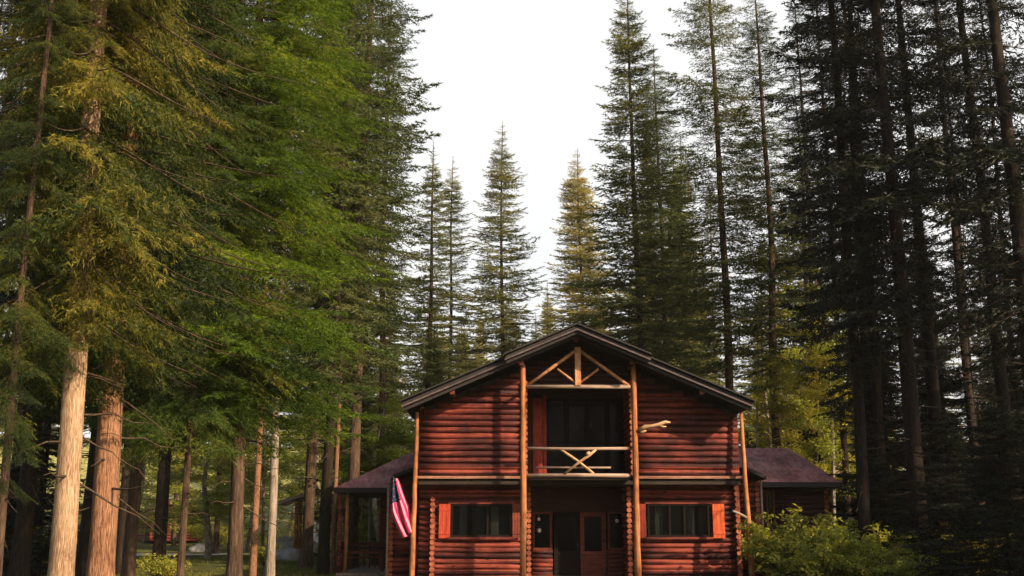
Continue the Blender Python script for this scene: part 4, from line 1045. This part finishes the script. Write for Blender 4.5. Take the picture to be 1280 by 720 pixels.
fill(16, (150, 500), (44, 88), ['leafy', 'leafy2', 'leafy2'], 'leafy_tree', 'small leafy green tree half hidden between the trunks of the left clearing', 'half hidden leafy trees on the left', Hr=(5, 10), rr=(2.2, 3.2), md=4)
fill(12, (930, 1100), (48, 75), ['leafy', 'leafy2', 'young'], 'leafy_tree', 'small green tree in the thicket between the right wing roof and the dark trunks', 'thicket of small trees right of the cabin', Hr=(5, 12), rr=(2.0, 3.0), md=3)
fill(22, (1090, 1400), (36, 62), ['young_dark'], 'young_conifer', 'shaded small conifer filling the dark gaps between the black trunks', 'shaded small conifers in the right forest', Hr=(6, 14), rr=(2.0, 2.9), md=2.5)
# shrubs
def shrub_mesh(seed, W, H, n, ls, per, mat='shrub'):
    rg = np.random.RandomState(seed); WV = []; WQ = []; wn = 0; cs = []; rad = []
    for i in range(n):
        az = rg.uniform(0, 6.28); ln = rg.uniform(.5, 1)*W; h = H*rg.uniform(.45, 1)*(1-.35*(ln/W)**2)
        t = np.linspace(0, 1, 7)
        p = np.stack([math.cos(az)*ln*t**1.2, math.sin(az)*ln*t**1.2, h*(1.25*t-.25*t**3)], 1)+rg.normal(0, .02, (7, 3)); p[0] = (rg.normal(0, .08), rg.normal(0, .08), -.05)
        v, q = np_tube(p, np.linspace(.02, .005, 7), 5); WV.append(v); WQ.append(q+wn); wn += len(v)
        for k in (2, 3, 4, 5, 6):
            cs.append(p[k]+rg.normal(0, .06, 3)); rad.append(rg.uniform(.16, .36))
    V = leaf_cloud(cs, rad, [int(per*r/.26) for r in rad], ls, rg, flat=.32, aspect=.5)
    return (np_mesh('foliage', V, [np.arange(len(V)).reshape(-1, 4)], [M[mat]]), np_mesh('stems', np.concatenate(WV), [np.concatenate(WQ)], [M['bark_brown']], smooth=True))
sh = [shrub_mesh(71, 1.4, 2.3, 36, .15, 20), shrub_mesh(72, 1.7, 1.8, 38, .13, 22), shrub_mesh(73, 1.1, 2.0, 30, .15, 20)]
def shrub(k, u, Y, s, label, group='shrubs beside the cabin', X=None):
    x = PX(u, 690, Y) if X is None else X
    o = empty('shrub', (x, Y, ground_z(x, Y)), random.uniform(0, 6.28)); tag(o, label, 'shrub', group); o.scale = (s, s, s)
    link('foliage', sh[k][0], o); link('stems', sh[k][1], o)
shrub(0, 985, 31.0, 1.05, 'tall light green shrub against the right corner pole of the cabin')
shrub(1, 1025, 29.5, 1.0, 'broad yellow green shrub in the middle of the row right of the cabin')
shrub(2, 1068, 30.5, 1.0, 'leafy shrub at the right of the row, before the paired dark trunks')
shrub(1, 1100, 28.5, .8, 'low spreading shrub at the right end of the row, half in shade')
shrub(2, 958, 33.5, .9, 'shrub tucked between the cabin wall and the tall light green one')
shrub(0, 1040, 35, 1.0, 'darker shrub behind the row, under the end of the right wing roof')
shrub(1, 1160, 32, .9, 'dim shrub at the foot of the black trunks on the right', 'shrubs in the right forest')
shrub(2, 1215, 30, 1.0, 'dim upright shrub near the right edge', 'shrubs in the right forest')
shrub(1, 205, 36, .55, 'low pale green shrub at the bottom between the left trunks', 'shrubs in the left clearing')
shrub(2, 330, 47, .6, 'small shrub at the foot of the pale grey trunk', 'shrubs in the left clearing')
shrub(1, 350, 66, .9, 'shrub on the bank behind the pale boulders', 'shrubs in the left clearing')
shrub(0, 440, 47, .9, 'green shrub seen through the left porch', 'shrubs in the left clearing')
shrub(1, 470, 49, 1.1, 'wide green shrub beyond the porch rail', 'shrubs in the left clearing')
shrub(0, 60, 40, .9, 'dark shrub behind the thick left trunks', 'shrubs in the left clearing')
shrub(1, 270, 80, 1.4, 'bright low shrub under the round sunlit tree', 'shrubs in the left clearing')

# far wood that reads as one mass
def far_wood():
    rg = np.random.RandomState(9)
    tp = dict(L=2.4, n1=8, r1=.5, per_m=7, nl=.40, nw=.16, droop=.2, up=.15, hang=.1, nseg=4)
    temps = [branch(rg, **tp)[0] for _ in range(4)]
    protos = []
    for q in range(4):
        VV = []; z = 2.; H = 24.
        while z < H-.3:
            s = z/H; Rr = 3.2*(1-s)**.7
            for k in range(5):
                az = rg.uniform(0, 6.28); sc = Rr*rg.uniform(.6, 1.1)/2.4; ca, sa = math.cos(az), math.sin(az)
                VV.append((temps[rg.randint(4)]*np.array([sc, max(sc, .5), max(sc, .5)]))@np.array([[ca, sa, 0], [-sa, ca, 0], [0, 0, 1]])+np.array([0, 0, z]))
            z += .8
        protos.append(np.concatenate(VV))
    out = []
    for i in range(150):
        Y = rg.uniform(125, 190); u = rg.uniform(-150, 1430); x = PX(u, 640, Y)
        sky = 480 < u < 800
        if 140 < u < 420 and Y < 165: Y += 40; x = PX(u, 640, Y)
        s = rg.uniform(.62, .8) if sky else rg.uniform(.85, 1.25)
        out.append(protos[rg.randint(4)]*s+np.array([x, Y, ground_z(x, Y)-.5]))
    V = np.concatenate(out)
    o = link('far_wood', np_mesh('far_wood', V, [np.arange(len(V)).reshape(-1, 3)], [M['spruce_far']]))
    tag(o, 'far-off mass of conifers closing the view between the nearer trunks', 'forest', kind='stuff')
far_wood()

HZ = .0002
if HZ:
    mh, nth, oh = new_mat('pale air')
    pv = nth.nodes.new('ShaderNodeVolumePrincipled'); pv.inputs['Density'].default_value = HZ; pv.inputs['Color'].default_value = (.95, .95, .93, 1); pv.inputs['Anisotropy'].default_value = .2
    nth.links.new(pv.outputs[0], oh.inputs['Volume'])
    hb = MB(); hb.box((-330, -80, -2), (330, 420, 64)); ho = hb.build('haze', mh); tag(ho, kind='stuff')
# ------------------------------------------------------------------ LIGHT
sd = Vector((math.sin(R(SUN_AZ))*math.cos(R(SUN_EL)), -math.cos(R(SUN_AZ))*math.cos(R(SUN_EL)), math.sin(R(SUN_EL))))
sl = bpy.data.lights.new('sun', 'SUN'); sl.energy = 5.0; sl.angle = R(.6); sl.color = (1, .75, .49)
so = bpy.data.objects.new('sun', sl); COL.objects.link(so); so.rotation_euler = (-sd).to_track_quat('-Z', 'Y').to_euler()
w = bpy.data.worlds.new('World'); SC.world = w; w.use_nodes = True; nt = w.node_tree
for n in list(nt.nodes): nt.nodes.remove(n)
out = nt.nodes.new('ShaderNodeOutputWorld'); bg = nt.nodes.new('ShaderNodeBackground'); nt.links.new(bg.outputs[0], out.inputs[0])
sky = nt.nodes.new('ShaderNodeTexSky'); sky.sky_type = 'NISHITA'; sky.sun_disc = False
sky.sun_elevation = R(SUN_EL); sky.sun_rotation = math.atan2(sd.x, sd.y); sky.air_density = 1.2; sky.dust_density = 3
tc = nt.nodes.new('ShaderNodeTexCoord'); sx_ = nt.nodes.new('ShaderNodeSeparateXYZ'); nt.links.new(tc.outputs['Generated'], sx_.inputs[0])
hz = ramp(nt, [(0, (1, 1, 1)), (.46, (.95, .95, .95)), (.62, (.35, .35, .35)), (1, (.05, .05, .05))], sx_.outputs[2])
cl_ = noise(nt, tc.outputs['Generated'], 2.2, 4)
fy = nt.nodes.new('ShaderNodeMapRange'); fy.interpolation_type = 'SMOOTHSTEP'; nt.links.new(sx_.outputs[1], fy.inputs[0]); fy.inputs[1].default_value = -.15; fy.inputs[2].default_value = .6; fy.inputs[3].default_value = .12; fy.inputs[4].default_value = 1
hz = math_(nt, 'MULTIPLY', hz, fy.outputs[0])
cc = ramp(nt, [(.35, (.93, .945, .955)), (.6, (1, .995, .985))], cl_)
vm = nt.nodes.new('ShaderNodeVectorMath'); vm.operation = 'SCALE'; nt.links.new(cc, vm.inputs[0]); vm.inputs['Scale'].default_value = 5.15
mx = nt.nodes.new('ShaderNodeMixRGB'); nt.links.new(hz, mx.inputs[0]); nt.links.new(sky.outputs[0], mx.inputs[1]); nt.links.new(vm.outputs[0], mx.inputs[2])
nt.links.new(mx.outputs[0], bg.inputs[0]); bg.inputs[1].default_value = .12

SC.view_settings.view_transform = 'Standard'; SC.view_settings.look = 'None'; SC.view_settings.gamma = 1; SC.view_settings.exposure = 0.8
SC.view_settings.use_curve_mapping = False
SC.render.engine = 'CYCLES'
cy = SC.cycles; cy.use_denoising = True; cy.max_bounces = 6; cy.diffuse_bounces = 3; cy.glossy_bounces = 2; cy.transmission_bounces = 4; cy.transparent_max_bounces = 6
